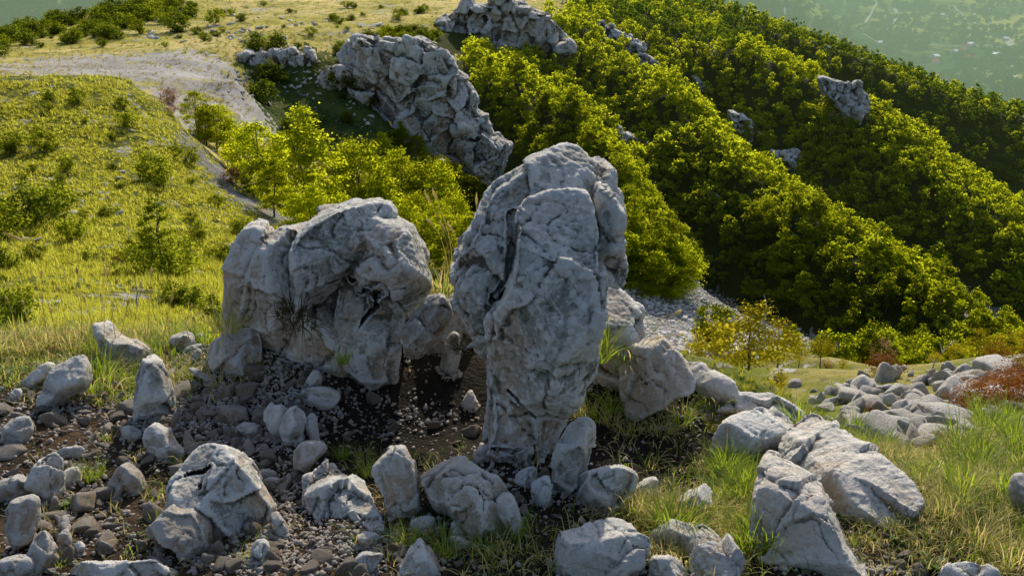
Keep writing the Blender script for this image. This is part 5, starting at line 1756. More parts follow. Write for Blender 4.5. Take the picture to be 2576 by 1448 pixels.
        for p in H[~np.isnan(H[:, 1]) & (H[:, 1] > 8) & (H[:, 1] < 200)]:
            s = r.uniform(lo, hi) ** 1.2 * (1 if p[1] > 30 else .7)
            km.put(i, p + (0, 0, s * .1), r.uniform(0, 6.3), s * np.array([1, r.uniform(.6, 1), r.uniform(.6, .9)]), lab, 'boulder', grp, (r.normal() * .2, r.normal() * .2))
            i += 1
    for px, py, wd, lab in ((35, 475, 34, 'blue grey boulder by the left edge behind the green shrubs'), (185, 535, 28, 'grey boulder behind the large pair of shrubs on the left slope'), (95, 600, 26, 'flat grey rock in the grass above the small round shrub'),
                            (255, 500, 18, 'grey rock in the middle of the left slope'), (300, 535, 16, 'pale flat rock right of the shrubs on the left slope'), (575, 615, 22, 'grey rock in the grass just left of the dome-topped boulder')):
        p = hit([px], [py + 6])[0]
        s = wd * p[1] / 2528
        km.put(i, p + (0, 0, s * .15), r.uniform(0, 6.3), s * np.array([1.1, .8, .6]), lab, 'boulder', None, (0, r.normal() * .2))
        i += 1

    # broken stone on the scree and along the edge of the gravel pad: one mass
    I1 = ico(1)
    T = [stone_shape(440 + i, I1, 9, 10., 0) for i in range(8)]
    px = np.concatenate([r.uniform(1560, 2200, 9000), r.uniform(2300, 2600, 2500), r.uniform(430, 820, 5000), r.uniform(560, 680, 1500)])
    py = np.concatenate([r.uniform(690, 940, 9000), r.uniform(680, 960, 2500), r.uniform(320, 610, 5000), r.uniform(140, 340, 1500)])
    H = hit(px, py)
    H = H[~np.isnan(H[:, 1])]
    reg = regions(H[:, 0], H[:, 1], H[:, 2])
    qx, qy = project(H)
    H = H[(reg == 5) | ((reg == 2) & (qx > 570) & (r.random(len(H)) < .6))]
    s = Soup()
    for i, p in enumerate(H[:4200]):
        V, F = T[i % 8]
        k = r.uniform(.05, .16) + .18 * r.random() ** 6
        a = r.uniform(0, 6.3)
        c, sn = math.cos(a), math.sin(a)
        s.add((V * k * r.uniform(.7, 1.2, 3)) @ np.array([[c, -sn, 0], [sn, c, 0], [0, 0, 1]]).T + p + (0, 0, k * .15), F)
    tag(link('scree_stones', s.mesh('scree_stones', [M['rock_meadow']], False)), 'broken grey stones covering the scree and the edge of the gravel pad', 'stones', None, 'stuff')


M['rubble_rock'] = rock_mat('rubble_limestone', 2.2, .35, .95, .3, True, 0, (1.12, .96, .80))
M['gravel_brown'] = rock_mat('brown_gravel', 3.0, .6, .75, -.4, True, 0, (1.25, .95, .68))
stones()
# ------------------------------------------------------------------ grass
def blades(r, n, h, spread, width, curve=.6, seg=4, upright=.5):
    """a tuft: n curved ribbons leaving one spot"""
    a = r.uniform(0, 2 * PI, n)
    lean = np.abs(r.normal(size=n)) * (1 - upright) + .12
    L = h * r.uniform(.45, 1.1, n)
    root = np.column_stack([np.cos(a), np.sin(a)]) * (spread * r.random(n) ** .6)[:, None]
    a2 = a + r.normal(size=n) * .7
    d = np.column_stack([np.cos(a2), np.sin(a2)])
    t = np.linspace(0, 1, seg + 1)
    cv = curve * r.uniform(.4, 1.5, n)
    ang = lean[:, None] + cv[:, None] * t[None] ** 1.4 * 1.3          # angle from upright along the blade
    st = L[:, None] / seg
    hx = np.concatenate([np.zeros((n, 1)), np.cumsum(np.sin(ang[:, :-1]) * st, 1)], 1)
    hz = np.concatenate([np.zeros((n, 1)), np.cumsum(np.cos(ang[:, :-1]) * st, 1)], 1)
    C = np.stack([root[:, :1] + d[:, :1] * hx, root[:, 1:] + d[:, 1:] * hx, hz], -1)
    side = np.column_stack([-d[:, 1], d[:, 0], r.normal(size=n) * .5])
    side /= np.linalg.norm(side, axis=1)[:, None]
    w = width * r.uniform(.6, 1.2, n)[:, None] * (1 - t[None] ** 1.6 * .92) / 2
    A, B = C + side[:, None] * w[..., None], C - side[:, None] * w[..., None]
    V = np.stack([A, B], 2).reshape(-1, 3)
    k = (np.arange(n) * (seg + 1) * 2)[:, None] + np.arange(seg)[None] * 2
    F = np.stack([k, k + 1, k + 3, k + 2], -1).reshape(-1, 4)
    return V, F


def tuft_kind(name, specs, seed):
    out = []
    for i, sp in enumerate(specs):
        r = np.random.default_rng(seed + i)
        s = Soup()
        mats = []
        fm = []
        Vs, Fs, off = [], [], 0
        for mt, n, h, spread, width, curve, up in sp:
            V, F = blades(r, n, h, spread, width, curve, 4, up)
            if mt not in mats:
                mats.append(mt)
            Vs.append(V)
            Fs.append(F + off)
            off += len(V)
            fm += [mats.index(mt)] * len(F)
        out.append(link(name, make_mesh(name, np.concatenate(Vs), np.concatenate(Fs), [M[m] for m in mats], True, fm)))
    return Kind(out)




def near_grass():
    r = np.random.default_rng(5)
    G, S = 'green_blade', 'straw_blade'
    green = tuft_kind('grass_tuft', [[(G, 80, .20, .05, 0.0058, .9, .62), (S, 18, .16, .05, 0.0051, 1.1, .4)], [(G, 62, .17, .06, 0.0054, 1.1, .5), (S, 24, .14, .06, 0.0051, 1.2, .3)],
                                     [(G, 68, .22, .05, 0.0061, .8, .66), (S, 12, .2, .05, 0.0051, 1., .4)], [(G, 49, .15, .07, 0.0054, 1.2, .4), (S, 37, .15, .07, 0.0051, 1.3, .3)]], 700)
    straw = tuft_kind('dry_grass_tuft', [[(S, 74, .16, .06, 0.0048, 1.2, .4), (G, 18, .14, .05, 0.0051, .9, .5)], [(S, 55, .20, .05, 0.0044, 1.0, .5), (G, 24, .15, .05, 0.0051, 1., .5)],
                                         [(S, 86, .13, .08, 0.0044, 1.4, .25), (G, 15, .12, .06, 0.0051, 1., .5)]], 720)
    short = tuft_kind('short_grass_tuft', [[(G, 68, .065, .06, 0.0044, .8, .4), (S, 24, .06, .06, 0.0041, 1., .3)], [(G, 43, .085, .05, 0.0044, .9, .4), (S, 37, .08, .06, 0.0041, 1.1, .3)],
                                           [(G, 55, .05, .07, 0.0044, .7, .3), (S, 31, .05, .07, 0.0041, 1., .2)]], 740)
    wither = tuft_kind('withered_grass_tuft', [[('withered_blade', 130, .13, .06, .004, 1.5, .2)], [('withered_blade', 110, .11, .06, .004, 1.6, .1)]], 760)
    n = [0]

    def put(kind, px, py, sc, label, group=None, dist=None, cat='grass'):
        p = at(px, py, dist) if dist else hit([px], [py])[0]
        if np.isnan(p).any():
            return
        n[0] += 1
        kind.put(n[0], p - (0, 0, .006), r.uniform(0, 6.3), sc * np.array([1, 1, r.uniform(.85, 1.2)]), label, cat, group)

    g1 = 'tuft of long green grass between the rocks at the left'
    put(green, 248, 985, 1.25, 'big tuft of long dark green grass at the left, behind the broad dull rock')
    for px, py, s in ((215, 965, 1.0), (290, 985, .9), (325, 960, .8), (180, 955, .8), (260, 950, 1.0)):
        put(green, px, py, s, g1 + ', around the big tuft', 'green tufts around the big tuft at the left')
    for px, py, s in ((415, 905, .9), (440, 885, .9), (470, 875, .8), (385, 880, .8), (345, 870, .9)):
        put(green, px, py, s, 'green grass tuft on the edge of the ledge left of the boulder', 'green tufts on the edge of the ledge')
    k = 0
    while k < 46:
        px, py = r.uniform(-30, 545), r.uniform(846, 905)
        if py > 905 - (px / 545) * 35:
            continue
        put(straw if r.random() < .75 else green, px, py, r.uniform(.7, 1.15), 'pale dry grass tuft on the edge of the ledge at the left', 'dry grass tufts along the left edge of the ledge')
        k += 1
    for px, py in ((20, 935), (60, 945), (100, 915), (10, 965), (420, 955), (445, 975), (470, 950), (400, 935), (330, 1000), (260, 1010)):
        put(short, px, py, r.uniform(.9, 1.4), 'low green grass among the rocks at the left', 'low green grass among the rocks at the left')
    # grass pocket beside the rib
    for i in range(30):
        px, py = r.uniform(1775, 1905), r.uniform(1175, 1275)
        put(green if r.random() < .55 else short, px, py, r.uniform(.55, .85), 'green grass tuft in the pocket left of the pale rib', 'grass in the pocket left of the rib')
    for t in np.linspace(0, 1, 12):
        px, py = 2010 + t * 240 + r.normal() * 6, 1215 + t * 125 + r.normal() * 6
        q = hit([px], [py])[0]
        put(short, px, py, r.uniform(.8, 1.2), 'short grass in the seam between the two pale slabs', 'short grass in the seam of the rib', q[1] + .02)
    for i in range(34):
        t = r.random()
        px, py = 1555 + t * 420 + r.normal() * 20, 1300 + r.uniform(-20, 110) + abs(t - .6) * 20
        put((green, straw, short)[int(r.integers(0, 3))], px, py, r.uniform(.6, 1.0), 'arching grass tuft growing between the rocks at the bottom, right of centre', 'grass between the bottom rocks right of centre')
    # right shoulder
    for i in range(26):
        px, py = r.uniform(2370, 2600), r.uniform(1040, 1200)
        put(green, px, py, r.uniform(.85, 1.35), 'tall green grass tuft in the thick stand at the right edge', 'tall grass stand at the right edge')
    i = 0
    while i < 72:
        px, py = r.uniform(2060, 2600), r.uniform(1085, 1450)
        rib_x = np.interp(py, [1063, 1150, 1280, 1390, 1450], [2040, 2150, 2290, 2370, 2390])
        if px < rib_x + 10 or (in_poly([(2230, 1150), (2400, 1200), (2460, 1330), (2400, 1400), (2330, 1330), (2260, 1230)], [px], [py])[0] and r.random() < .8):
            continue
        put((green, straw, straw, short)[int(r.integers(0, 4))], px, py, r.uniform(.5, .9), 'mixed green and straw grass tuft on the slope right of the rib', 'mixed grass on the slope right of the rib')
        i += 1
    for px, py in ((2010, 1090), (2030, 1070), (1985, 1075), (2060, 1100), (2085, 1120), (1960, 1050)):
        put(green, px, py, r.uniform(.7, 1.0), 'green grass tuft peeping out behind the pale rib', 'grass behind the pale rib')
    # small tufts among the stones
    for px, py, s, lab in ((1030, 1375, 1.0, 'bright green grass tuft at the bottom, beside the spiky rock'), (1060, 1350, .9, 'green grass tuft just behind the spiky rock'), (640, 1405, .8, 'short grass tuft on the long low ledge at the bottom'),
                           (560, 1415, .7, 'small grass tuft at the left part of the long low ledge'), (450, 1165, .7, 'small yellow grass tuft left of the cracked round boulder'), (392, 1250, .8, 'yellow green grass tuft below the pointed tan rock'),
                           (232, 1205, .9, 'yellow green tuft right of the layered dark rock'), (85, 1262, .7, 'tiny green tuft above the upright blocky rock'), (275, 1100, .8, 'sparse straw tuft among the stones at the left'),
                           (425, 1200, .8, 'trailing yellow grass at the left foot of the cracked boulder'), (540, 1270, .9, 'dark grass under the right side of the angular brown rock'), (150, 1415, .7, 'small tuft in the lower left corner'),
                           (860, 1152, .9, 'green mossy grass on top of the flat broad rock'), (915, 1150, .9, 'grass between the flat broad rock and the narrow white capped rock'), (925, 1195, 1.0, 'grass hanging down left of the narrow white capped rock'),
                           (1030, 1150, .7, 'small grass tuft behind the lumpy centre rock'), (1190, 1168, .8, 'small grass tuft at the right shoulder of the lumpy centre rock'), (1010, 1230, 1.0, 'dark grass under the lumpy centre rock'),
                           (1120, 1400, 1.0, 'dark grass on the shaded ground at the bottom'), (1210, 1385, 1.0, 'dark flattened grass in the shade at the bottom centre'), (1300, 1350, 1.0, 'dark flattened grass left of the square shouldered rock')):
        put(short if s < .9 else green, px, py, s * (.9 if s < .9 else .55), lab)
    # dark grass in the shaded hollow and on the bank between pillar and boulders
    for i in range(9):
        px, py = r.uniform(1430, 1800), r.uniform(985, 1090)
        put(straw if r.random() < .4 else green, px, py, r.uniform(.5, .9), 'shaded grass tuft in the hollow behind the leaning slab', 'shaded grass in the hollow')
    put(green, 1500, 900, 1.15, 'dark arching grass tuft in the cleft right of the pillar', None, 3.75)
    put(green, 1570, 905, .9, 'long bladed grass tuft between the two boulders right of the pillar', None, 3.85)
    put(straw, 1112, 738, 1.0, 'sunlit straw and green tuft in the notch between the two great boulders', None, 4.15)
    put(green, 1120, 735, .7, 'small green tuft in the notch between the two great boulders', None, 4.12)
    put(wither, 735, 790, 1.1, 'withered dark grass clump hanging in the cleft of the dome-topped boulder', None, 3.75)
    put(wither, 755, 820, 1.1, 'withered grass lower in the cleft of the dome-topped boulder', None, 3.75)
    put(green, 865, 910, .5, 'small green tuft on the lower front of the dome-topped boulder', None, 3.72)
    put(straw, 570, 830, 1.0, 'straw tuft at the left foot of the dome-topped boulder', None, 3.95)
    put(wither, 1175, 880, .8, 'dead grass hanging at the left side of the pillar', None, 3.55)

    # loose blades and dead stems everywhere between the stones: one mass
    s = Soup()
    sd = Soup()
    pts = []
    for cx, cy, sx, sy, c in ((300, 1300, 300, 110, 130), (1650, 1230, 230, 110, 220), (1250, 1390, 220, 50, 200), (2350, 1280, 180, 110, 900), (250, 930, 260, 50, 700), (1000, 1200, 90, 50, 60), (1850, 1300, 120, 90, 500), (2200, 1180, 150, 60, 700)):
        px, py = cx + r.normal(size=c) * sx * .8, cy + r.normal(size=c) * sy * .8
        H = hit(px, py)
        pts.append(H[~np.isnan(H[:, 1]) & (H[:, 1] < 7)])
    P = np.concatenate(pts)
    for p in P:
        V, F = blades(r, 5, .085, .03, .004, 1.4, 3, .1)
        (s if r.random() < .45 else sd).add(V + p, F)
    tag(link('ground_grass', s.mesh('ground_grass', [M[G]])), 'sparse low green blades between the stones of the ledge', 'grass', None, 'stuff')
    tag(link('dead_grass', sd.mesh('dead_grass', [M[S]])), 'dry dead stems and thatch lying on the ledge', 'dry grass', None, 'stuff')


def stalks():
    """tall grass stalks with seed heads"""
    r = np.random.default_rng(15)

    def stalk(path, label, group=None, head=.06, rad=.0019):
        P = np.asarray(path, float)
        t = np.linspace(0, len(P) - 1, 14)
        C = np.stack([np.interp(t, np.arange(len(P)), P[:, i]) for i in range(3)], 1)
        for _ in range(4):
            C[1:-1] = (C[:-2] + C[2:] + 2 * C[1:-1]) / 4
        o = C[0].copy()
        s = Soup()
        s.add(*tube(C - o, np.linspace(rad, rad * .6, len(C)), 5))
        st = link('grass_stalk', s.mesh('grass_stalk', [M['straw_blade']]), loc=o)
        tag(st, label, 'grass stalk', group)
        d = C[-1] - C[-3]
        d /= np.linalg.norm(d)
        e = C[-1] - o
        k = np.linspace(0, 1, 8)
        h = Soup()
        h.add(*tube(e + d * (k * head)[:, None] + np.array([0, 0, -1]) * (k ** 2 * head * .15)[:, None], .0065 * np.sin(np.clip(k * PI, .25, 2.95)) + .0004, 6))
        for q in range(16):
            b = e + d * head * (q / 16)
            V, F = blades(r, 1, .012, .001, .0022, .2, 2, .6)
            h.add(V + b, F)
        link('seed_head', h.mesh('seed_head', [M['straw_blade']]), st)

    def by_px(pts, Y):
        return [at(x, y, Y + .02 * i) for i, (x, y) in enumerate(pts)]
    g = 'seed stalks rising from the notch between the two great boulders'
    for pts in ([(1135, 700), (1128, 620), (1108, 560), (1084, 512)], [(1138, 700), (1135, 610), (1118, 550), (1100, 505)], [(1130, 690), (1118, 620), (1100, 580), (1090, 568)], [(1150, 690), (1160, 640), (1148, 600), (1140, 585)],
                [(1160, 690), (1185, 620), (1200, 560), (1199, 520)], [(1145, 695), (1152, 640), (1130, 600), (1122, 585)]):
        stalk(by_px(pts, 4.15), 'thin pale grass stalk with a seed head rising from the notch between boulders', g)
    stalk(by_px([(215, 860), (200, 740), (150, 660), (62, 610)], 4.3), 'long straw stalk arching far to the left over the grassy slope', None, .12)
    g = 'pale seed stalks along the left edge of the ledge'
    for x0, y0, x1, y1 in ((120, 850, 105, 700), (165, 855, 150, 735), (205, 850, 195, 690), (250, 850, 262, 690), (262, 860, 270, 700), (290, 850, 292, 715), (330, 850, 352, 730), (90, 860, 60, 770), (370, 850, 380, 690), (60, 860, 20, 760),
                           (300, 860, 320, 770), (230, 860, 215, 760), (410, 850, 430, 760), (475, 850, 478, 780), (150, 865, 130, 790)):
        stalk(by_px([(x0, y0), ((x0 + x1) / 2 + r.normal() * 5, (y0 * .5 + y1 * .5)), (x1, y1)], r.uniform(4.2, 4.6)), 'thin pale grass stalk with a seed head on the left edge of the ledge', g, r.uniform(.03, .06))
    g = 'long thin blades arching right from the boulders beside the pillar'
    for pts in ([(1580, 900), (1600, 850), (1650, 800), (1705, 785)], [(1600, 890), (1640, 850), (1680, 845), (1712, 842)], [(1590, 895), (1625, 850), (1680, 800), (1700, 790)]):
        stalk(by_px(pts, 3.8), 'long thin grass blade arching to the right beside the pillar', g, .015)


def slope_grass():
    """tussocks of the slopes: nobody could count them"""
    r = np.random.default_rng(9)
    G = tuple(blades(np.random.default_rng(800 + i), 9, 1.0, .28, .16, .8, 2, .45) for i in range(10))
    for nm, lab, n, box, sel, mt, hs in (('slope_tussocks', 'yellow green tussock grass covering the left slope', 42000, (-60, 860, 180, 870), (1,), 'tussock_blade', (.10, .24)),
                                         ('meadow_tussocks', 'straw coloured tussocks on the dry meadow', 9000, (-60, 1480, -40, 240), (3, 4), 'meadow_blade', (.16, .36)),
                                         ('track_weeds', 'thin grass growing on the gravel track', 3200, (-20, 640, 125, 300), (2,), 'meadow_blade', (.10, .26)),
                                         ('rubble_grass', 'grass between the stones of the rubble field', 3000, (1690, 2640, 840, 1130), (7,), 'tussock_blade', (.04, .09))):
        px, py = r.uniform(box[0], box[1], n), r.uniform(box[2], box[3], n)
        H = hit(px, py)
        H = H[~np.isnan(H[:, 1])]
        reg = regions(H[:, 0], H[:, 1], H[:, 2])
        H = H[np.isin(reg, sel)]
        keep = fbm(H * np.array([1, 1, 0]) * (.55 if H[:, 1].mean() < 60 else .2), 3) > r.uniform(-.40, .35, len(H))
        H = H[keep]
        s = Soup()
        for i, p in enumerate(H):
            V, F = G[i % 10]
            h = r.uniform(*hs) * float(np.clip(p[1] / 22, .6, 1))
            w = h * float(np.clip(p[1] / 30, .45, 1.3))
            a = r.uniform(0, 6.3)
            c, sn = math.cos(a), math.sin(a)
            X = np.column_stack([(V[:, 0] * c - V[:, 1] * sn) * w, (V[:, 0] * sn + V[:, 1] * c) * w, V[:, 2] * h])
            s.add(X + p, F)
        tag(link(nm, s.mesh(nm, [M[mt]])), lab, 'grass', None, 'stuff')


leaf_mat('meadow_blade', (.20, .18, .03), (.36, .30, .10), (.46, .40, .12), .45, .12)
near_grass()
stalks()
slope_grass()
# ------------------------------------------------------------------ bushes and single trees
def shrub(name, seed, h, rad, nclump, nleaf, size, leaf, stems=6, twig='bark', base=.05, sr=.02, **kw):
    r = np.random.default_rng(seed)
    root = link(name, None)
    kw = {**dict(conic=.15, clump=.34, flat=.75), **kw}
    V, F, C = crown_leaves(r, h, rad, base * h, nclump, nleaf, size, **kw)
    s = Soup()
    for c in C[r.permutation(len(C))[:stems]]:
        b = np.array([r.normal() * .06 * rad, r.normal() * .06 * rad, -.08 * h])
        mid = b * .4 + c * .6 + np.array([0, 0, -.12 * h])
        s.add(*tube([b, b * .75 + mid * .25 + (0, 0, .06 * h), mid, c], sr * np.array([1, .8, .55, .15]), 5))
    link('stems', s.mesh('stems', [M[twig]]), root)
    link('foliage', make_mesh('foliage', V, F, [M[leaf]], False), root)
    return root


def stand(kind, i, px, py, hpx, label, cat, group=None, h0=1.0, ysq=1.0, depth=None, tilt=(0, 0)):
    """put a plant with its foot at a spot and make it hpx tall in the view (2576 units)"""
    p = at(px, py, depth) if depth else hit([px], [py])[0]
    if np.isnan(p).any():
        return None
    H = hpx * (p @ FW) / 2528 / math.cos(math.atan2(-p[2], p[1]) * .6)
    s = H / h0
    return kind.put(i, p - (0, 0, .02 * s), (px * 7.3) % 6.28, s * np.array([ysq, ysq, 1]), label, cat, group, tilt)


def bushes():
    r = np.random.default_rng(66)
    bush = Kind([shrub('shrub', 900 + i, 1.0, .58, 26, 46, .050, 'shrub_leaf', 8) for i in range(4)])
    dark = Kind([shrub('dark_shrub', 910 + i, 1.0, .75, 30, 50, .058, 'dark_shrub_leaf', 7) for i in range(4)])
    g = 'bushes dotted over the left slope'
    i = 0
    for px, py, h, lab, k in ((28, 385, 58, 'rounded olive bush at the left edge in the upper left slope', bush), (105, 385, 64, 'olive bush on the upper left slope, second from the left edge', bush), (195, 265, 46, 'small lone bush high on the grassy spur', bush),
                              (310, 275, 34, 'faint small bush near the crest of the grassy spur', bush), (325, 325, 50, 'thin bush below the crest of the grassy spur', bush), (380, 455, 78, 'wide olive bush in the middle of the left slope', bush),
                              (405, 465, 60, 'smaller bush joined to the wide olive bush', bush), (475, 415, 52, 'bush on the right flank of the grassy spur', bush), (170, 430, 40, 'low spreading bush on the left slope', bush),
                              (15, 600, 96, 'yellowish bush at the left edge, half out of the picture', bush), (70, 570, 96, 'dark green bush, left of the pair of large shrubs', dark), (135, 545, 88, 'yellow green bush, right of the pair of large shrubs', bush),
                              (185, 605, 66, 'small yellow bush below the pair of large shrubs', bush), (90, 652, 46, 'small round bush with a dark shadow on the lower left slope', bush), (10, 680, 60, 'dark green bush at the left edge lower down', dark),
                              (15, 830, 96, 'big dark green bush in the lower left behind the ledge', dark), (50, 790, 80, 'thin upright bush behind the ledge at the left', bush), (478, 772, 52, 'round dark green bush on the lower slope left of the boulder', dark),
                              (440, 765, 60, 'pale bush beside the round dark green bush', bush), (345, 660, 52, 'yellow bush left of the small conical tree', bush), (270, 550, 28, 'low dark bush in the middle of the slope', dark),
                              (545, 520, 34, 'small bush low on the right flank of the spur', bush), (500, 600, 44, 'small bush right of the conical tree', bush), (570, 660, 50, 'bush left of the boulder on the slope', bush), (610, 590, 50, 'bright bush directly behind the left part of the boulder', bush), (480, 560, 30, 'little pale bush above the conical tree', bush), (530, 800, 60, 'pale bush just left of the boulder at the ledge', bush)):
        stand(k, i, px, py, h, lab, 'bush', None, 1.0)
        i += 1
    for q in range(46):
        px, py = r.uniform(0, 640), r.uniform(250, 720)
        p = hit([px], [py])[0]
        if np.isnan(p[1]) or p[1] > 58:
            continue
        if regions(p[None, 0], p[None, 1], p[None, 2])[0] != 1:
            continue
        stand(bush if r.random() < .7 else dark, i, px, py, r.uniform(12, 26), 'very small bush dotted over the yellow left slope', 'bush', g)
        i += 1
    # meadow
    g = 'bushes on the far meadow and hill'
    for px, py, h, lab, k in ((640, 128, 46, 'large dark rounded bush on the meadow above the low rock wall', dark), (690, 126, 44, 'right half of the large bush pair on the meadow', dark), (540, 62, 42, 'pale upright bush alone on the upper meadow', bush),
                              (860, 140, 34, 'bush between the low rock wall and the cliff fin', dark), (785, 92, 26, 'low yellow bush in the middle of the meadow', bush), (1000, 48, 26, 'dark lone bush on the meadow near the top outcrop', bush), (840, 50, 18, 'yellow low bush on the meadow left of the top outcrop', bush),
                              (440, 80, 46, 'dense bush below the far hill, left of the lone pale one', dark), (350, 85, 40, 'bush group at the foot of the far hill', bush), (180, 108, 36, 'bush at the left on the meadow above the track', dark), (255, 118, 22, 'small bush on the meadow above the track', dark)):
        stand(k, i, px, py, h, lab, 'bush', None, 1.0)
        i += 1
    for q in range(230):
        if q < 130:
            px = r.uniform(0, 480)
            py = 92 - px * .19 + r.normal() * 16 + (px > 200) * r.uniform(0, 40)
            h = r.uniform(14, 36)
        elif q < 190:
            px, py, h = r.uniform(0, 1080), r.uniform(15, 125), r.uniform(8, 20)
        else:
            px, py, h = r.uniform(930, 1100), r.uniform(88, 108), r.uniform(14, 28)
        p = hit([px], [py])[0]
        if np.isnan(p[1]) or p[1] < 100:
            continue
        stand(dark if r.random() < .6 else bush, i, px, py, h, 'small green bush among many on the far dry meadow and hill', 'bush', g, 1.0, 1.25)
        i += 1
    # shaded bank
    for q in range(46):
        px, py = r.uniform(640, 1180), r.uniform(170, 480)
        p = hit([px], [py])[0]
        if np.isnan(p[1]) or p[1] < 78 or p[1] > 104:
            continue
        stand(dark, i, px, py, r.uniform(16, 52), 'dark bush on the shaded bank below the cliff fin', 'bush', 'dark bushes on the shaded bank')
        i += 1
    stand(dark, i, 665, 265, 60, 'dense dark bush on the left of the shaded bank by the gravel', 'bush')
    bush.drop_unused(); dark.drop_unused()

    # beeches in the gully
    beech = Kind([make_tree('beech_tree', np.random.default_rng(930 + j), 5.6, 2.1, .1, 60, 135, .085, 'beech_leaf', .10, conic=.55, clump=.25, flat=.45) for j in range(4)])
    G = (('beech tree at the upper left end of the row, beside the gravel pad', None), ('sunlit beech tree in the row along the gully behind the boulders', 'beeches along the gully'), ('dark shaded beech tree in the gully behind the sunlit row', 'shaded trees in the gully'))
    for j, (px, py, h, q) in enumerate(((500, 345, 130, 0), (545, 375, 120, 1), (590, 405, 110, 1), (520, 365, 100, 1), (660, 500, 215, 1), (620, 455, 150, 1), (720, 520, 190, 1), (770, 560, 290, 1), (830, 560, 190, 1), (900, 590, 265, 1), (690, 545, 150, 1), (960, 620, 200, 1), (860, 640, 170, 1),
                                         (1020, 660, 170, 1), (1080, 690, 150, 1), (930, 660, 150, 1), (1000, 540, 165, 2), (1060, 560, 170, 2), (1110, 570, 170, 2), (1180, 590, 190, 2), (1220, 560, 160, 2), (1150, 640, 170, 2), (1240, 640, 160, 1), (1180, 690, 150, 1), (1100, 640, 150, 1), (1050, 610, 140, 2), (790, 620, 160, 1), (1250, 560, 140, 2), (1290, 620, 160, 2), (1330, 660, 150, 2),
                                         (1380, 640, 150, 2), (1130, 700, 130, 1), (560, 345, 90, 1), (640, 500, 100, 1), (750, 600, 120, 1), (1010, 400, 95, 2), (1050, 440, 110, 2), (1090, 470, 120, 2), (960, 430, 100, 2), (1140, 490, 110, 2), (1000, 480, 120, 2), (1180, 520, 120, 2), (1080, 390, 80, 2), (930, 470, 100, 2), (880, 440, 90, 2))):
        stand(beech, j, px, py, h, G[q][0], 'tree', G[q][1], 5.6, (.85, 1.0, 1.1)[j % 3])
    for j, (px, py) in enumerate(((1590, 765), (1625, 772), (1660, 770), (1695, 755), (1712, 730), (1575, 740), (1640, 745), (1680, 720), (1605, 720), (1540, 740), (1500, 720), (1560, 700))):
        stand(beech, j, px, py, 120 + 12 * (j % 3), 'rounded tree in the dark clump above the scree right of the pillar', 'tree', 'tree clump above the scree', 5.6, 1.25, 77 - (py - 700) * .04)
    stand(beech, 1, 845, 520, 60, 'small orange tinged young tree in front of the sunlit beeches', 'tree', None, 5.6)

    # the small conical tree on the slope
    con = Kind([make_tree('conical_tree', np.random.default_rng(950), 2.2, .52, .12, 60, 60, .036, 'shrub_leaf', .035, conic=.85, clump=.22, flat=.35)])
    stand(con, 0, 402, 690, 212, 'small slender conical tree standing alone on the left slope', 'tree', None, 2.2)
    low = Kind([shrub('low_bush', 960, 1.0, .8, 26, 46, .045, 'shrub_leaf', 8)])
    stand(low, 0, 375, 690, 90, 'bushy growth at the left foot of the small conical tree', 'bush', None, 1.0)
    stand(low, 0, 440, 690, 100, 'bushy growth at the right foot of the small conical tree', 'bush', None, 1.0)

    # coloured bushes
    rust = Kind([shrub('rusty_bush', 970 + j, 1.0, .9, 34, 60, .030, 'rust_leaf', 14, 'twig', clump=.4) for j in range(2)])
    pink = Kind([shrub('pinkish_bush', 980, 1.0, .8, 30, 50, .045, 'pink_leaf', 12, 'twig', clump=.4)])
    stand(pink, 0, 585, 462, 40, 'pinkish brown bush on the scree behind the left slope', 'bush')
    stand(pink, 0, 425, 262, 36, 'reddish brown bush on the edge of the gravel pad', 'bush')
    stand(rust, 0, 432, 285, 22, 'small rusty bush below the reddish one by the gravel pad', 'bush')
    for j, (px, py, h, lab) in enumerate(((2450, 1030, 70, None), (2500, 1035, 90, None), (2550, 1040, 100, None), (2400, 1045, 50, None), (2530, 985, 60, None), (2590, 1000, 90, None), (2480, 1000, 50, None), (2570, 950, 60, None),
                                          (2225, 945, 55, 'dark rusty bush on the boulder at the left end of the rubble field'), (2190, 1035, 22, 'small rusty heather clump in the rubble field'), (2080, 925, 20, 'low rusty heather behind the rubble field'), (2510, 898, 40, 'rusty bush beside the yellow thicket at the far right'))):
        stand(rust, j, px, py, h, lab or 'rust red heather bush in the mass at the right edge', 'bush', None if lab else 'rust red heather at the right edge', 1.0)
    stand(rust, 0, 300, 660, 24, 'small rusty patch of growth left of the small conical tree', 'bush')

    # yellow bushes on the right
    yb = [make_tree('yellow_bush', np.random.default_rng(990 + j), 1.0, .42, .12, 42, 62, .021, 'yellow_leaf', .022, conic=.35, clump=.26, flat=.6) for j in range(3)]
    Y = Kind(yb)
    for j, (px, py, h, lab, dep) in enumerate(((1880, 955, 200, 'largest yellow green bush right of the boulders, with a bare trunk', 9.5), (1800, 950, 155, 'yellow green bush left of the largest one', 10.2), (1755, 935, 90, 'low yellow bush next to the slanting boulder', 10.8), (1955, 930, 130, 'yellow bush right of the largest one', 11.5),
                                               (1830, 985, 100, 'low leafy yellow bush in front of the largest one', 9.0), (2065, 905, 66, 'small layered yellow bush standing apart to the right', 14), (2010, 915, 55, 'low yellow bush between the largest and the small layered one', 13.5), (1950, 990, 70, 'thin young yellow green tree with a bare stem', 8.4),
                                               (2400, 915, 60, 'yellow green thicket left of the rusty bush at the far right', 13.5), (2460, 905, 80, 'yellow green thicket behind the far end of the rubble field', 14), (2530, 900, 75, 'yellow green thicket at the right edge', 14), (2350, 925, 45, 'low yellow growth behind the rubble field', 13.5), (2580, 890, 70, 'yellow green growth cut by the right edge', 14.5), (2120, 930, 30, 'low yellow growth at the left of the rubble field', 12))):
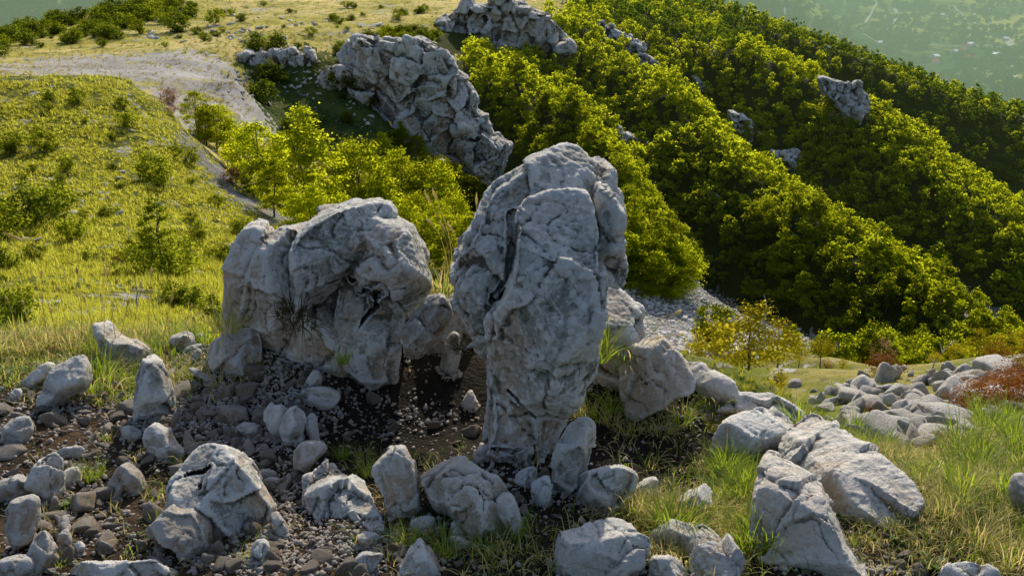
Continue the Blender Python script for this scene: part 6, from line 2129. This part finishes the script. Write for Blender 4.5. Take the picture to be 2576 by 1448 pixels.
        stand(Y, j, px, py, h, lab, 'bush', None, 1.0, 1.15, dep)

    # dead branches
    def dead(px, py, Y0, pts, lab, rad=.012):
        o = at(px, py, Y0)
        s = Soup()
        for br in pts:
            P = np.array([at(x, y, Y0 + z) for x, y, z in br]) - o
            s.add(*tube(P, rad * np.linspace(1, .3, len(P)) * (1 if br is pts[0] else .55), 6))
        tag(link('dead_branch', s.mesh('dead_branch', [M['dead']]), loc=o), lab, 'dead branch')
    dead(2345, 930, 11.6, [[(2345, 932, 0), (2352, 905, .05), (2370, 885, 0), (2388, 866, .1), (2392, 852, .1)], [(2370, 885, 0), (2366, 868, .1), (2362, 860, .1)], [(2388, 866, .1), (2400, 860, .2), (2406, 852, .2)], [(2350, 912, .05), (2336, 898, 0), (2330, 885, 0)]], 'bleached forked dead branch standing behind the rubble field')
    dead(345, 775, 13, [[(345, 778, 0), (343, 755, 0), (346, 735, .1), (340, 705, .1)], [(345, 775, 0), (325, 783, 0), (312, 782, .2)], [(344, 750, 0), (352, 742, .1), (356, 728, .1)]], 'thin dark dead stem standing on the slope behind the ledge', .018)
    dead(1925, 850, 11, [[(1925, 860, 0), (1923, 800, .1), (1928, 760, .1), (1922, 742, .2)], [(1924, 800, .1), (1936, 775, .2), (1940, 762, .2)], [(1924, 815, .1), (1912, 790, 0), (1908, 775, 0)]], 'bare dead twigs sticking up behind the largest yellow bush', .010)

    # dark flowering weed with seed heads
    wd = [shrub('seed_weed', 1001, 1.0, .35, 40, 16, .02, 'pink_leaf', 20, 'twig', .25, .008)]
    stand(Kind(wd), 0, 2215, 935, 90, 'dark stemmed weed with pink dry seed heads behind the rubble field', 'weed')

    # leafy herbs
    def herb(seed, n, L):
        q = np.random.default_rng(seed)
        s = Soup()
        for k in range(n):
            a = q.uniform(0, 6.3)
            ln = L * q.uniform(.6, 1.1)
            up = q.uniform(.15, .8)
            t = np.linspace(0, 1, 6)
            c = np.column_stack([np.cos(a) * t * ln, np.sin(a) * t * ln, up * ln * t - .5 * up * ln * t ** 2.5])
            w = ln * .26 * np.sin(np.clip(t * PI, .12, PI)) ** .8
            sd = np.array([-np.sin(a), np.cos(a), 0])
            V = np.concatenate([c + sd * w[:, None] + (0, 0, .15 * ln * .2), c, c - sd * w[:, None] + (0, 0, .15 * ln * .2)])
            m = np.arange(5)
            s.add(V, np.concatenate([np.stack([m, m + 1, m + 7, m + 6], 1), np.stack([m + 6, m + 7, m + 13, m + 12], 1)]))
        return link('leafy_herb', s.mesh('leafy_herb', [M['herb_leaf']]))
    H = Kind([herb(1010 + j, 12, .06) for j in range(3)])
    for j, (px, py, s, lab, grp) in enumerate(((430, 955, 1.2, 'broad leaved green herb right of the rock stump', None), (455, 985, 1.0, 'broad leaved herb near the start of the stony channel', None), (405, 975, .9, 'small leafy herb between stump and grass tuft', None),
                                              (40, 945, 1.2, 'leafy herb at the left edge of the ledge', None), (15, 930, 1.0, 'leafy herb cut by the left edge', None), (290, 985, 1.0, 'round leaved herb under the big grass tuft', None), (180, 1265, .7, 'small green seedling below the layered rock', None),
                                              (1870, 1040, .9, 'single dark green leafy herb on the upper rib', None), (2425, 1130, 1.6, 'bright green leafy plant in the tall grass at the right', None), (2440, 1160, 1.5, 'second bright leafy plant just below the first in the tall grass', None), (2410, 1175, 1.3, 'low bright leafy plant at the foot of the tall grass', None),
                                              (2350, 1420, 1.0, 'leafy herb beside the rounded white rock at the bottom right', None), (1605, 1415, .9, 'dark leafy herb behind the small pale rock at the bottom', None), (2250, 1350, .8, 'small herb at the foot of the big humped rock', None))):
        p = hit([px], [py])[0]
        H.put(j, p, px % 6.28, s * np.ones(3), lab, 'herb', grp)


bushes()
for o in list(SC.objects):          # templates that never got used
    if o.parent is None and o.type in ('EMPTY', 'MESH') and 'label' not in o and 'kind' not in o:
        for c in list(o.children):
            bpy.data.objects.remove(c)
        bpy.data.objects.remove(o)
